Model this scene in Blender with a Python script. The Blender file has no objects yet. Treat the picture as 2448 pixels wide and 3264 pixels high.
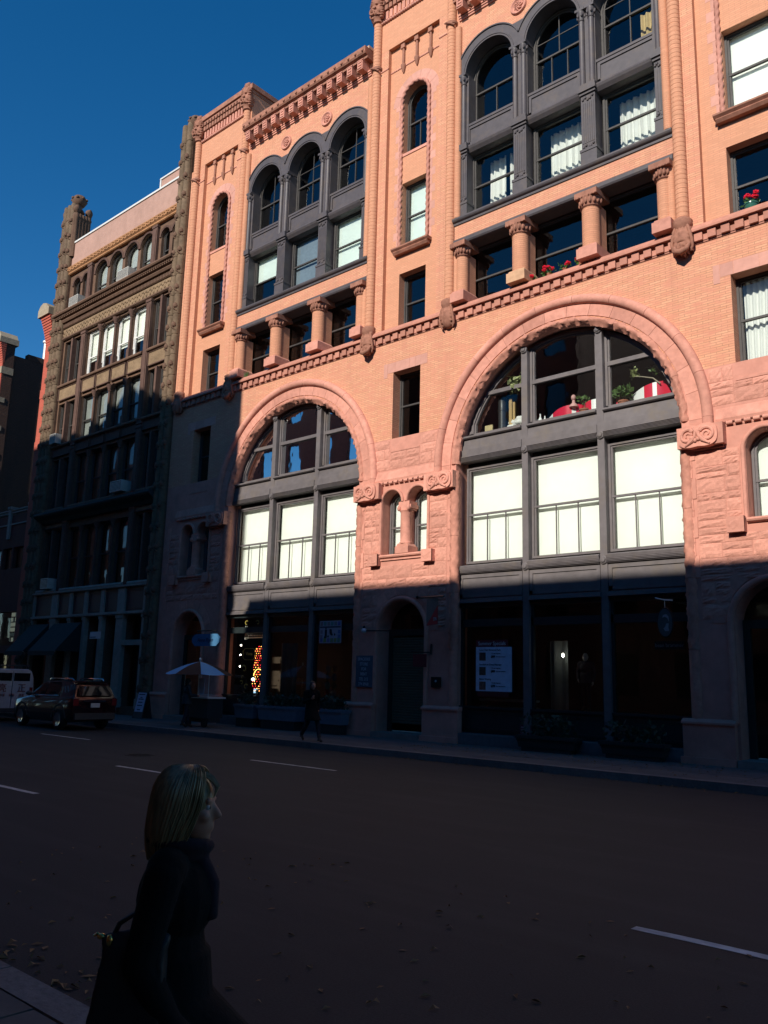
import bpy, math, random
from math import sin, cos, pi, sqrt, radians, atan2, hypot
from mathutils import Matrix, Vector
random.seed(7)
sc = bpy.context.scene
C = sc.collection
K = 1.1                      # all measures below are taken at 1/K of full size; one scaling at the end
EYE = 1.712

# ------------------------------------------------------------------ camera
def cam_axes(yaw, pitch, roll):
    f = Vector((sin(yaw)*cos(pitch), cos(yaw)*cos(pitch), sin(pitch)))
    r = Vector((cos(yaw), -sin(yaw), 0)); u = r.cross(f)
    c, s = cos(roll), sin(roll)
    return c*r+s*u, -s*r+c*u, f
cd = bpy.data.cameras.new('camera'); cam = bpy.data.objects.new('camera', cd); C.objects.link(cam)
R_, U_, F_ = cam_axes(radians(-41.909), radians(11.220), radians(1.461))
M_ = Matrix((R_, U_, -F_)).transposed().to_4x4(); M_.translation = Vector((0, 0, EYE))
cam.matrix_world = M_
cd.sensor_fit = 'HORIZONTAL'; cd.sensor_width = 36; cd.lens = 2700/2448*36
cd.clip_start = .05; cd.clip_end = 2000
sc.camera = cam

# ------------------------------------------------------------------ sky, sun, exposure
SX, TE = -0.12, 0.58         # metres the sunlight moves sideways and down for each metre into the facade
to_sun = Vector((-SX, -1, TE)).normalized()
elev = math.asin(to_sun.z); azim = atan2(to_sun.x, to_sun.y)
w = bpy.data.worlds.new('World'); sc.world = w; w.use_nodes = True
nt = w.node_tree; nt.nodes.clear()
sky = nt.nodes.new('ShaderNodeTexSky'); sky.sky_type = 'NISHITA'; sky.sun_disc = False
sky.sun_elevation = elev; sky.sun_rotation = azim; sky.altitude = 800; sky.air_density = 1.0; sky.dust_density = 0.0; sky.ozone_density = 3.2
bg = nt.nodes.new('ShaderNodeBackground'); bg.inputs[1].default_value = 0.105
wo = nt.nodes.new('ShaderNodeOutputWorld')
hs = nt.nodes.new('ShaderNodeHueSaturation'); hs.inputs['Saturation'].default_value = 1.34; nt.links.new(sky.outputs[0], hs.inputs['Color']); nt.links.new(hs.outputs[0], bg.inputs[0]); nt.links.new(bg.outputs[0], wo.inputs[0])
sd = bpy.data.lights.new('sun', 'SUN'); sd.energy = 5.0; sd.angle = radians(0.53); sd.color = (1, .93, .82)
sun = bpy.data.objects.new('sun', sd); C.objects.link(sun)
sun.rotation_euler = (-to_sun).to_track_quat('-Z', 'Y').to_euler()
sun.location = (0, -20, 40)
vs = sc.view_settings
vs.view_transform = 'Standard'; vs.look = 'None'; vs.gamma = 1; vs.use_curve_mapping = False
vs.exposure = 0.22
cy = sc.cycles
cy.max_bounces = 7; cy.diffuse_bounces = 3; cy.glossy_bounces = 3; cy.transparent_max_bounces = 12
cy.sample_clamp_indirect = 0; cy.use_denoising = True

# ------------------------------------------------------------------ materials
MATS = {}
def lin(r, g, b):
    f = lambda c: (c/255/12.92 if c <= 10 else ((c/255+.055)/1.055)**2.4)
    return (f(r), f(g), f(b))
class NT:
    def __init__(s, name):
        s.m = bpy.data.materials.new(name); s.m.use_nodes = True; s.t = s.m.node_tree; s.t.nodes.clear()
        s.out = s.n('ShaderNodeOutputMaterial')
    def n(s, typ, **kw):
        nd = s.t.nodes.new(typ)
        for k, v in kw.items(): setattr(nd, k, v)
        return nd
    def l(s, a, b): s.t.links.new(a, b)
    def mix(s, fac, a, b, bt='MIX'):
        nd = s.n('ShaderNodeMix', data_type='RGBA', blend_type=bt)
        for i, x in ((0, fac), (6, a), (7, b)):
            if hasattr(x, 'links') or hasattr(x, 'is_linked'): s.l(x, nd.inputs[i])
            elif i == 0: nd.inputs[0].default_value = x
            else: nd.inputs[i].default_value = (*x[:3], 1)
        return nd.outputs[2]
    def math(s, op, a, b=0.0, c=None):
        nd = s.n('ShaderNodeMath', operation=op)
        for i, x in enumerate((a, b) if c is None else (a, b, c)):
            if hasattr(x, 'is_linked'): s.l(x, nd.inputs[i])
            else: nd.inputs[i].default_value = x
        return nd.outputs[0]
    def ramp(s, x, p0, p1):
        nd = s.n('ShaderNodeMapRange'); s.l(x, nd.inputs[0]); nd.inputs[1].default_value = p0; nd.inputs[2].default_value = p1
        return nd.outputs[0]
    def noise(s, vec, scale, detail=4, rough=.55, dist=0):
        nd = s.n('ShaderNodeTexNoise'); nd.inputs['Scale'].default_value = scale; nd.inputs['Detail'].default_value = detail
        nd.inputs['Roughness'].default_value = rough; nd.inputs['Distortion'].default_value = dist
        if vec: s.l(vec, nd.inputs['Vector'])
        return nd.outputs['Fac']
    def pos(s, sx=1, sy=1, sz=1):
        g = s.n('ShaderNodeNewGeometry'); mp = s.n('ShaderNodeMapping'); s.l(g.outputs['Position'], mp.inputs[0])
        mp.inputs['Scale'].default_value = (sx, sy, sz); return mp.outputs[0]
    def obc(s, sx=1, sy=1, sz=1):
        g = s.n('ShaderNodeTexCoord'); mp = s.n('ShaderNodeMapping'); s.l(g.outputs['Object'], mp.inputs[0])
        mp.inputs['Scale'].default_value = (sx, sy, sz); return mp.outputs[0]
    def bump(s, h, strength=.3, dist=.01):
        b = s.n('ShaderNodeBump'); b.inputs['Strength'].default_value = strength; b.inputs['Distance'].default_value = dist
        s.l(h, b.inputs['Height']); return b.outputs[0]
    def bsdf(s, col, rough=.8, normal=None, metal=0, spec=.5, coat=0, emit=None, es=0):
        p = s.n('ShaderNodeBsdfPrincipled')
        if hasattr(col, 'is_linked'): s.l(col, p.inputs['Base Color'])
        else: p.inputs['Base Color'].default_value = (*col, 1)
        if hasattr(rough, 'is_linked'): s.l(rough, p.inputs['Roughness'])
        else: p.inputs['Roughness'].default_value = rough
        p.inputs['Metallic'].default_value = metal; p.inputs['Specular IOR Level'].default_value = spec
        p.inputs['Coat Weight'].default_value = coat; p.inputs['Coat Roughness'].default_value = .03
        if emit: p.inputs['Emission Color'].default_value = (*emit, 1); p.inputs['Emission Strength'].default_value = es
        if normal: s.l(normal, p.inputs['Normal'])
        s.l(p.outputs[0], s.out.inputs[0]); return p
def rnd_node(t):
    return t.n('ShaderNodeObjectInfo').outputs['Random']
def plain(name, col, rough=.7, metal=0, var=.12, scale=9, bump=.15, spec=.4, coat=0, dirt=None, rv=0.0, bdist=.01):
    """one painted or natural surface: grain, broad variation and a little relief"""
    if name in MATS: return MATS[name]
    t = NT(name); v = t.obc()
    n1 = t.noise(v, scale, 5); n2 = t.noise(v, scale*.17, 3)
    k = t.math('ADD', t.math('MULTIPLY', n1, .6), t.math('MULTIPLY', n2, .5))
    lo = tuple(c*(1-var*1.6) for c in col); hi = tuple(min(1, c*(1+var*1.4)) for c in col)
    c = t.mix(t.ramp(k, .3, .8), lo, hi)
    if rv:
        r = t.math('MULTIPLY_ADD', rnd_node(t), 2*rv, 1-rv)
        hsv = t.n('ShaderNodeHueSaturation'); t.l(r, hsv.inputs['Value']); t.l(c, hsv.inputs['Color']); c = hsv.outputs[0]
    if dirt:
        c = t.mix(t.math('MULTIPLY', t.ramp(t.noise(v, scale*.35, 6, .7), .5, .75), .7), c, dirt)
    t.bsdf(c, rough, t.bump(n1, bump, bdist) if bump else None, metal, spec, coat)
    MATS[name] = t.m; return t.m
def brick(name, c1, c2, mortar, bw=.30, rh=.063, ms=.005, stain=(.25,.11,.07), bumpk=.5, axis='xy', stain_k=.45, pink=None):
    if name in MATS: return MATS[name]
    t = NT(name)
    g = t.n('ShaderNodeTexCoord'); sp = t.n('ShaderNodeSeparateXYZ'); t.l(g.outputs['Object'], sp.inputs[0])
    cb = t.n('ShaderNodeCombineXYZ'); t.l(t.math('ADD', sp.outputs[0], sp.outputs[1]), cb.inputs[0]); t.l(sp.outputs[2], cb.inputs[1])
    b = t.n('ShaderNodeTexBrick'); t.l(cb.outputs[0], b.inputs['Vector'])
    b.inputs['Color1'].default_value = (*c1, 1); b.inputs['Color2'].default_value = (*c2, 1); b.inputs['Mortar'].default_value = (*mortar, 1)
    b.inputs['Scale'].default_value = 1; b.inputs['Mortar Size'].default_value = ms; b.inputs['Mortar Smooth'].default_value = .2
    b.inputs['Brick Width'].default_value = bw; b.inputs['Row Height'].default_value = rh; b.inputs['Bias'].default_value = -.1
    v = t.obc(); vs_ = t.obc(1.3, 1.3, .16)
    nb = t.noise(t.obc(2.2, 2.2, 7), 1.3, 4)
    c = t.mix(t.ramp(nb, .38, .7), b.outputs['Color'], tuple(x*.82 for x in c1) if not pink else pink)
    st = t.math('MULTIPLY', t.ramp(t.noise(vs_, 1.0, 6, .65), .52, .78), stain_k)
    c = t.mix(st, c, stain)
    c = t.mix(t.math('MULTIPLY', t.ramp(t.noise(v, 14, 3), .3, .8), .18), c, tuple(x*.6 for x in c1))
    h = t.math('ADD', t.math('MULTIPLY', t.math('SUBTRACT', 1.0, b.outputs['Fac']), 1.0), t.math('MULTIPLY', t.noise(v, 40, 3), .3))
    t.bsdf(c, .85, t.bump(h, bumpk, .008), 0, .25)
    MATS[name] = t.m; return t.m
def stone(name, col, var=.16, rv=.12, rough=.85, bump=.5, dirt=None, scale=6, bdist=.02):
    return plain(name, col, rough, 0, var, scale, bump, .25, 0, dirt, rv, bdist)
def glass(name, tint=(.9, .95, .95), refl=1.0, wav=.02, rough=.02):
    if name in MATS: return MATS[name]
    t = NT(name)
    nrm = t.bump(t.noise(t.obc(1, 1, .6), 1.6, 2), wav, .05)
    tr = t.n('ShaderNodeBsdfTransparent'); tr.inputs[0].default_value = (*tint, 1)
    gl = t.n('ShaderNodeBsdfGlossy'); gl.inputs['Roughness'].default_value = rough; t.l(nrm, gl.inputs['Normal'])
    fr = t.n('ShaderNodeFresnel'); fr.inputs[0].default_value = 1.52
    mx = t.n('ShaderNodeMixShader'); f = t.math('MINIMUM', t.math('MULTIPLY', fr.outputs[0], 1.7*refl), 1.0)
    t.l(f, mx.inputs[0]); t.l(tr.outputs[0], mx.inputs[1]); t.l(gl.outputs[0], mx.inputs[2]); t.l(mx.outputs[0], t.out.inputs[0])
    MATS[name] = t.m; return t.m
def emis(name, col, s):
    if name in MATS: return MATS[name]
    t = NT(name); e = t.n('ShaderNodeEmission'); e.inputs[0].default_value = (*col, 1); e.inputs[1].default_value = s
    t.l(e.outputs[0], t.out.inputs[0]); MATS[name] = t.m; return t.m

BRICK = brick('buff_orange_brick', (.68, .35, .215), (.58, .268, .16), (.27, .13, .085), pink=(.585, .25, .165), stain=(.34, .155, .11))
BRICKV = brick('buff_brick_plain', (.655, .315, .19), (.60, .275, .165), (.42, .195, .125), bumpk=.3, stain_k=.25, stain=(.42, .2, .14))
STONE = stone('pink_sandstone', (.575, .265, .20), dirt=(.38, .165, .12))
STONEW = stone('pink_sandstone_wall', (.55, .25, .19), rv=0, dirt=(.38, .165, .12), scale=3)
ROCK = stone('rock_faced_sandstone', (.56, .26, .195), var=.15, rv=.12, bump=.7, dirt=(.36, .155, .115), scale=12, bdist=.03)
TERRA = stone('red_terracotta', (.33, .15, .102), rv=.06, var=.25, dirt=(.13, .065, .045))
DENT = stone('dentil_sandstone', (.45, .2, .145), rv=.22, var=.15, dirt=(.25, .12, .085))
ROPE = stone('rope_sandstone', (.48, .22, .17), rv=0, var=.2, dirt=(.28, .13, .1))
CARVED = stone('carved_sandstone', (.50, .225, .165), rv=.05, var=.2, bump=.8, dirt=(.30, .125, .09))
PINKQ = stone('mauve_quoin_stone', (.56, .285, .225), rv=.1, var=.1)
IRON = plain('dark_grey_painted_iron', (.078, .068, .074), .5, 0, .16, 7, .1, .4, dirt=(.12, .09, .07))
SASH = plain('charcoal_sash_paint', (.055, .050, .048), .55, 0, .2, 9, .1, .35)
IRONL = plain('weathered_grey_iron', (.125, .110, .113), .55, 0, .18, 5, .12, .4, dirt=(.15, .12, .09))
GLASS = glass('window_glass')
GLASSD = glass('old_wavy_glass', refl=1.1, wav=.05)
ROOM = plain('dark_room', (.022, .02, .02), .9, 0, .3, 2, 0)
BLIND = plain('white_roller_blind', (.80, .80, .74), .85, 0, .03, 3, .05)
BLIND2 = plain('pale_green_blind', (.62, .68, .64), .85, 0, .04, 3, .05)
CURT = plain('white_curtain', (.72, .71, .66), .9, 0, .05, 3, .05)
METAL = plain('white_metal_rail', (.7, .7, .66), .4, .1, .05, 6, 0)

# ------------------------------------------------------------------ mesh helpers
class MB:
    def __init__(s): s.v = []; s.f = []
    def add(s, vs_, fs):
        o = len(s.v); s.v += vs_; s.f += [tuple(i+o for i in f) for f in fs]; return s
    def box(s, x0, x1, y0, y1, z0, z1):
        return s.add([(x0,y0,z0),(x1,y0,z0),(x1,y1,z0),(x0,y1,z0),(x0,y0,z1),(x1,y0,z1),(x1,y1,z1),(x0,y1,z1)],
                     [(0,3,2,1),(4,5,6,7),(0,1,5,4),(1,2,6,5),(2,3,7,6),(3,0,4,7)])
    def quad(s, a, b, c, d): return s.add([a, b, c, d], [(0, 1, 2, 3)])
    def prism(s, poly, y0, y1, back=True):
        """polygon in x,z (anticlockwise seen from -y) pushed from y0 to y1"""
        n = len(poly); vs_ = [(x, y0, z) for x, z in poly]+[(x, y1, z) for x, z in poly]
        fs = [tuple(range(n))]+[(i, i+n, (i+1) % n+n, (i+1) % n) for i in range(n)]
        if back: fs.append(tuple(range(2*n-1, n-1, -1)))
        return s.add(vs_, fs)
    def profx(s, prof, x0, x1):
        """profile of y,z points carried along x"""
        n = len(prof); vs_ = [(x0, y, z) for y, z in prof]+[(x1, y, z) for y, z in prof]
        return s.add(vs_, [tuple(range(n)), tuple(range(2*n-1, n-1, -1))]+[(i, (i+1) % n, (i+1) % n+n, i+n)[::-1] for i in range(n)])
    def lathe(s, prof, cx, cy_, n=16, a0=0, a1=2*pi, sx=1, sy=1):
        full = abs(a1-a0-2*pi) < 1e-6; m = n if full else n+1; vs_ = []; k = len(prof)
        for i in range(m):
            a = a0+(a1-a0)*i/n
            vs_ += [(cx+r*cos(a)*sx, cy_+r*sin(a)*sy, z) for r, z in prof]
        fs = []
        for i in range(n):
            j = (i+1) % m
            for q in range(k-1): fs.append((i*k+q, j*k+q, j*k+q+1, i*k+q+1))
        if full:
            fs.append(tuple(i*k for i in range(m))[::-1]); fs.append(tuple(i*k+k-1 for i in range(m)))
        return s.add(vs_, fs)
    def tube(s, pts, r, n=8, cap=True, closed=False):
        P_ = [Vector(p) for p in pts]; m = len(P_); vs_ = []
        up = Vector((0, 0, 1)); prev = None
        for i, p in enumerate(P_):
            d = (P_[(i+1) % m]-P_[i-1]) if closed else (P_[min(i+1, m-1)]-P_[max(i-1, 0)])
            d.normalize()
            if prev is None:
                a = up if abs(d.z) < .9 else Vector((1, 0, 0))
            else: a = prev
            e1 = (a-d*a.dot(d)).normalized(); e2 = d.cross(e1); prev = e1
            rr = r[i] if isinstance(r, (list, tuple)) else r
            vs_ += [tuple(p+e1*rr*cos(2*pi*q/n)+e2*rr*sin(2*pi*q/n)) for q in range(n)]
        fs = []
        for i in range(m if closed else m-1):
            j = (i+1) % m
            fs += [(i*n+q, i*n+(q+1) % n, j*n+(q+1) % n, j*n+q) for q in range(n)]
        if cap and not closed: fs += [tuple(range(n))[::-1], tuple(range((m-1)*n, m*n))]
        return s.add(vs_, fs)
    def arc(s, prof, cx, cz, a0, a1, n, caps=True):
        """closed profile of (radius, y) swept round a centre in the x,z plane; angles from +x, anticlockwise"""
        k = len(prof); vs_ = []
        for i in range(n+1):
            a = a0+(a1-a0)*i/n; vs_ += [(cx+r*cos(a), y, cz+r*sin(a)) for r, y in prof]
        fs = []
        for i in range(n):
            fs += [(i*k+q, (i+1)*k+q, (i+1)*k+(q+1) % k, i*k+(q+1) % k) for q in range(k)]
        if caps: fs += [tuple(range(k))[::-1], tuple(range(n*k, n*k+k))]
        return s.add(vs_, fs)
    def ball(s, c, r, nu=10, nv=7, fn=None):
        rx, ry, rz = r if isinstance(r, (tuple, list)) else (r, r, r); vs_ = []
        for j in range(1, nv):
            t = pi*j/nv
            for i in range(nu):
                a = 2*pi*i/nu; d = (sin(t)*cos(a), sin(t)*sin(a), cos(t)); k = fn(*d) if fn else 1
                vs_.append((c[0]+rx*d[0]*k, c[1]+ry*d[1]*k, c[2]+rz*d[2]*k))
        kt = fn(0, 0, 1) if fn else 1; kb = fn(0, 0, -1) if fn else 1
        vs_ += [(c[0], c[1], c[2]+rz*kt), (c[0], c[1], c[2]-rz*kb)]
        T_ = len(vs_)-2; B_ = T_+1; fs = []
        for j in range(nv-2):
            fs += [(j*nu+i, (j+1)*nu+i, (j+1)*nu+(i+1) % nu, j*nu+(i+1) % nu) for i in range(nu)]
        fs += [(T_, i, (i+1) % nu) for i in range(nu)]+[(B_, (nv-2)*nu+(i+1) % nu, (nv-2)*nu+i) for i in range(nu)]
        return s.add(vs_, fs)
    def shift(s, dx=0, dy=0, dz=0):
        s.v = [(x+dx, y+dy, z+dz) for x, y, z in s.v]; return s
    def map(s, fn): s.v = [tuple(fn(*p)) for p in s.v]; return s
    def mesh(s, name, smooth=None):
        me = bpy.data.meshes.new(name); me.from_pydata(s.v, [], s.f); me.update()
        if smooth is not None:
            me.polygons.foreach_set('use_smooth', [True]*len(me.polygons)); me.set_sharp_from_angle(angle=radians(smooth))
        return me
WC = set()                   # things whose parts are laid out in street coordinates
def link(name, me, m, parent=None, loc=(0, 0, 0)):
    o = bpy.data.objects.new(name, me); C.objects.link(o); o.location = loc
    if m and not me.materials: me.materials.append(m)
    if parent:
        o.parent = parent
        if parent.name in WC: o.location = Vector(loc)-parent.location
    return o
def multi(name, mb, m, parent, offs, smooth=None):
    me = mb.mesh(name, smooth); return [link(name, me, m, parent, d if isinstance(d, tuple) else (d, 0, 0)) for d in offs]
def obj(name, mb, m, parent=None, smooth=None, loc=(0, 0, 0)):
    return link(name, mb.mesh(name, smooth), m, parent, loc)
def empty(name, loc, label, cat, group=None, rz=0, wc=False):
    o = bpy.data.objects.new(name, None); C.objects.link(o); o.location = loc; o.rotation_euler = (0, 0, rz)
    o.empty_display_size = .3
    if wc: WC.add(o.name)
    return tag(o, label, cat, group)
def tag(o, label, cat, group=None):
    o['label'] = label; o['category'] = cat
    if group: o['group'] = group
    return o
def structure(o, kind='structure'): o['kind'] = kind; return o
def text_mesh(txt, size, extrude=.004, font=None, align='CENTER', bold=0, spacing=1.0):
    cu = bpy.data.curves.new('lettering', 'FONT'); cu.body = txt; cu.size = size; cu.extrude = extrude; cu.align_x = align; cu.align_y = 'CENTER'
    cu.offset = bold; cu.space_character = spacing; cu.resolution_u = 3
    o = bpy.data.objects.new('lettering', cu); C.objects.link(o)
    dg = bpy.context.evaluated_depsgraph_get(); me = bpy.data.meshes.new_from_object(o.evaluated_get(dg))
    bpy.data.objects.remove(o); bpy.data.curves.remove(cu); me.materials.clear()
    return me
def lettering(txt, x, y, z, size, m, parent, sx=1.0, face='-y', bold=0, extrude=.003, align='CENTER'):
    me = text_mesh(txt, size, extrude, align=align, bold=bold)
    o = link('lettering', me, m, parent, (x, y, z))
    o.rotation_euler = (pi/2, 0, 0) if face == '-y' else (pi/2, 0, pi/2)
    o.scale = (sx, 1, 1); return o

# wall sheet with openings: slabs between break points, openings merged, reveals behind
def top_of(o, x):
    if not o.get('arch'): return o['z1']
    c = (o['x0']+o['x1'])/2; r = (o['x1']-o['x0'])/2; q = r*r-(x-c)**2
    return o['z1']+(sqrt(q) if q > 0 else 0)*o.get('k', 1)
def op(x0, x1, z0, z1, arch=False, **kw): return dict(x0=x0, x1=x1, z0=z0, z1=z1, arch=arch, **kw)
def wall(mb, x0, x1, z0, z1, ops, y=20.0, n=28, top=None):
    xs = {x0, x1}
    for o in ops:
        xs |= {o['x0'], o['x1']}
        if o['arch']:
            c = (o['x0']+o['x1'])/2; r = (o['x1']-o['x0'])/2
            xs |= {c-r*cos(pi*i/n) for i in range(n+1)}
    xs = sorted(x for x in xs if x0-1e-6 <= x <= x1+1e-6); xs = [x for i, x in enumerate(xs) if i == 0 or x-xs[i-1] > 1e-5]
    for a, b in zip(xs, xs[1:]):
        m = (a+b)/2; iv = []
        for o in ops:
            if o['x0'] < m < o['x1']: iv.append((o['z0'], top_of(o, a), top_of(o, b)))
        iv.sort(); za = zb = z0
        for lo, ta, tb in iv:
            if lo > max(za, zb)+1e-6: mb.quad((a, y, za), (b, y, zb), (b, y, lo), (a, y, lo))
            elif lo > min(za, zb)+1e-6 or True:
                if lo > za+1e-6 or lo > zb+1e-6: mb.quad((a, y, min(za, lo)), (b, y, min(zb, lo)), (b, y, lo), (a, y, lo))
            za = max(za, ta); zb = max(zb, tb)
        ta, tb = (top(a), top(b)) if top else (z1, z1)
        if ta > za+1e-6 or tb > zb+1e-6: mb.quad((a, y, za), (b, y, zb), (b, y, max(tb, zb)), (a, y, max(ta, za)))
    return mb
def outline(o, n=24):
    x0, x1, z0, z1 = o['x0'], o['x1'], o['z0'], o['z1']
    if not o['arch']: return [(x0, z0), (x0, z1), (x1, z1), (x1, z0)]
    c = (x0+x1)/2; r = (x1-x0)/2; k = o.get('k', 1)
    return [(x0, z0)]+[(c-r*cos(pi*i/n), z1+k*r*sin(pi*i/n)) for i in range(n+1)]+[(x1, z0)]
def reveal(mb, o, y0, y1, bottom=True, n=24):
    p = outline(o, n); m = len(p)
    for i in range(m if bottom else m-1):
        a, b = p[i], p[(i+1) % m]
        mb.quad((a[0], y0, a[1]), (a[0], y1, a[1]), (b[0], y1, b[1]), (b[0], y0, b[1]))
    return mb
def strip(mb, pts, w, y0, y1, side=1):
    """flat bar of width w laid inside an open outline (x,z points), thickness y0..y1"""
    m = len(pts); inn = []
    for i in range(m):
        a = Vector(pts[max(i-1, 0)]); b = Vector(pts[min(i+1, m-1)]); p = Vector(pts[i])
        if 0 < i < m-1:
            d1 = (p-a).normalized(); d2 = (b-p).normalized(); n1 = Vector((d1.y, -d1.x)); n2 = Vector((d2.y, -d2.x))
            nn = (n1+n2); nn.normalize(); k = 1/max(.35, nn.dot(n1)); inn.append(p+nn*w*k*side)
        else:
            d = (b-a).normalized(); inn.append(p+Vector((d.y, -d.x))*w*side)
    for i in range(m-1):
        a, b, c, d = pts[i], pts[i+1], inn[i+1], inn[i]
        mb.quad((a[0], y0, a[1]), (d[0], y0, d[1]), (c[0], y0, c[1]), (b[0], y0, b[1]))
        mb.quad((d[0], y0, d[1]), (d[0], y1, d[1]), (c[0], y1, c[1]), (c[0], y0, c[1]))
        mb.quad((a[0], y0, a[1]), (b[0], y0, b[1]), (b[0], y1, b[1]), (a[0], y1, a[1]))
    return [tuple(q) for q in inn]
def pane_poly(mb, o, y, z0=None, z1=None, n=20):
    """glass filling an opening between two heights"""
    lo = o['z0'] if z0 is None else max(z0, o['z0']); x0, x1 = o['x0'], o['x1']
    if not o['arch'] or (z1 is not None and z1 <= o['z1']):
        hi = o['z1'] if z1 is None else z1
        return mb.quad((x0, y, lo), (x1, y, lo), (x1, y, hi), (x0, y, hi))
    c = (x0+x1)/2; r = (x1-x0)/2; k = o.get('k', 1); pts = [(x0, lo), (x1, lo)]
    pts += [(c+r*cos(pi*i/n), max(lo, o['z1']+k*r*sin(pi*i/n))) for i in range(n+1)]
    return mb.add([(x, y, z) for x, z in pts], [tuple(range(len(pts)))])
def inset(o, w):
    q = dict(o); q['x0'] += w; q['x1'] -= w; q['z0'] += w
    if not o['arch']: q['z1'] -= w
    return q
def sash_window(parent, o, y, rail=None, fm=None, gm=None, fw=.055, low=1, up=1, blind=None, hrail=None, upbar=None, bot=.07, name='window'):
    """double-hung window: frame with sash bars, upper and lower pane, optional blind (material, drop height z, dy)"""
    fm = fm or SASH; gm = gm or GLASS
    mb = MB(); p = outline(o, 18)
    p = p[1:-1] if False else p
    inn = strip(mb, p, fw, y-.05, y+.06)
    q = inset(o, fw); inn2 = strip(mb, outline(q, 18), .05, y-.015, y+.05)
    q2 = inset(q, .05)
    mb.box(o['x0'], o['x1'], y-.055, y+.06, o['z0'], o['z0']+bot)
    x0, x1 = q['x0'], q['x1']; zt = top_of(q2, (x0+x1)/2)
    if rail is not None:
        mb.box(x0, x1, y-.03, y+.045, rail-.028, rail+.028)
        for i in range(1, low):
            x = x0+(x1-x0)*i/low; mb.box(x-.014, x+.014, y-.005, y+.03, q['z0'], rail-.028)
        for i in range(1, up):
            x = x0+(x1-x0)*i/up; mb.box(x-.014, x+.014, y-.005, y+.03, rail+.028, top_of(q2, x))
        if upbar: mb.box(x0, x1, y-.004, y+.028, upbar-.013, upbar+.013)
    f = obj(name, mb, fm, parent)
    g = MB()
    if rail is not None:
        pane_poly(g, q, y+.03, q['z0'], rail); obj('pane', g, gm, f)
        g = MB(); pane_poly(g, q, y+.012, rail, None); obj('pane', g, gm, f)
    else:
        pane_poly(g, q, y+.02); obj('pane', g, gm, f)
    if blind:
        bm, bz, dy = blind[:3]; b = MB()
        bo = dict(q); bo['z0'] = max(q['z0'], bz)
        pane_poly(b, bo, y+dy); b.box(q['x0'], q['x1'], y+dy-.01, y+dy+.01, bo['z0'], bo['z0']+.03)
        obj('blind', b, bm, f)
    return f
# ================================================================== the arcaded brick building
PER = 11.03; c2 = -17.07; PC = [c2-PER, c2, c2+PER]; BX = [c2-PER+5.515, c2+5.515]; OFF = [0, -PER]     # offsets from the right-hand bay / middle pier
B = empty('arcaded_loft_building', (-17, 20, 0), 'orange brick loft building with two giant stone arches and iron window arcades', 'building', wc=True)
RC = 8.2                                             # springing height of the giant arches
XL, XR = -30.3, -1.5
sw_ops = []; bw_ops = []; pn_ops = []
for bx in BX:
    sw_ops.append(op(bx-3.5, bx+3.5, -.1, RC, True)); bw_ops.append(op(bx-3.5, bx+3.5, 5, RC, True))
    bw_ops.append(op(bx-3.49, bx+3.49, 13.33, 15.4))
    bw_ops.append(op(bx-3.46, bx+3.46, 16.22, 21.5))
    for k in (-1, 0, 1): bw_ops.append(op(bx+k*2.33-1.22, bx+k*2.33+1.22, 21.4, 21.5, True))
doors, twins, smalls = [], [], []
for i, c in enumerate(PC):
    doors.append(op(c-.98, c+.88, -.1, 3.2, True))
    if i < 2: twins += [op(c-.94, c-.14, 5.62, 7.3, True), op(c+.12, c+.92, 5.62, 7.3, True)]
    else: twins += [op(c-.52, c+.40, 5.62, 7.25, True)]
    smalls.append(op(c-.62, c+.54 if i < 2 else c+1.6, 9.45, 11.74))
    x0, x1 = c-1.21, (c+1.13 if i < 2 else c+3.2)
    bw_ops.append(op(x0, x1, 13.33, 24.36))
    n = 4 if i < 2 else 7
    for k in range(n): a = x0+.013+k*.627; bw_ops.append(op(a, a+.575, 24.3, 24.37, True))
sw_ops += doors; twall = twins
for i in range(2):                                   # the strip behind the free column joins the two lights
    c = PC[i]; twall.append(op(c-.15, c+.13, 5.62, 7.28))
sw_ops += twall
bw_ops += smalls
mb = MB(); wall(mb, XL, XR, 0, 9.45, sw_ops)
for o in sw_ops[:2]: reveal(mb, o, 20, 20.62, False, 40)
for o in doors: reveal(mb, o, 20, 20.6, False)
for o in twins: reveal(mb, o, 20, 20.42)
obj('stone_wall', mb, STONEW, B)
mb = MB(); wall(mb, XL, XR, 9.45, 24.3, bw_ops, n=36)
for bx in BX:
    reveal(mb, op(bx-3.49, bx+3.49, 13.33, 15.4), 20, 20.6); [mb.quad((x, 20, 16.22), (x, 20.35, 16.22), (x, 20.35, 21.5), (x, 20, 21.5)) for x in (bx-3.46, bx+3.46)]
for o in smalls: reveal(mb, o, 20, 20.4)
mb.quad((XL, 20, 0), (XL, 32, 0), (XL, 32, 24.3), (XL, 20, 24.3))
obj('brick_wall', mb, BRICK, B)
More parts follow.
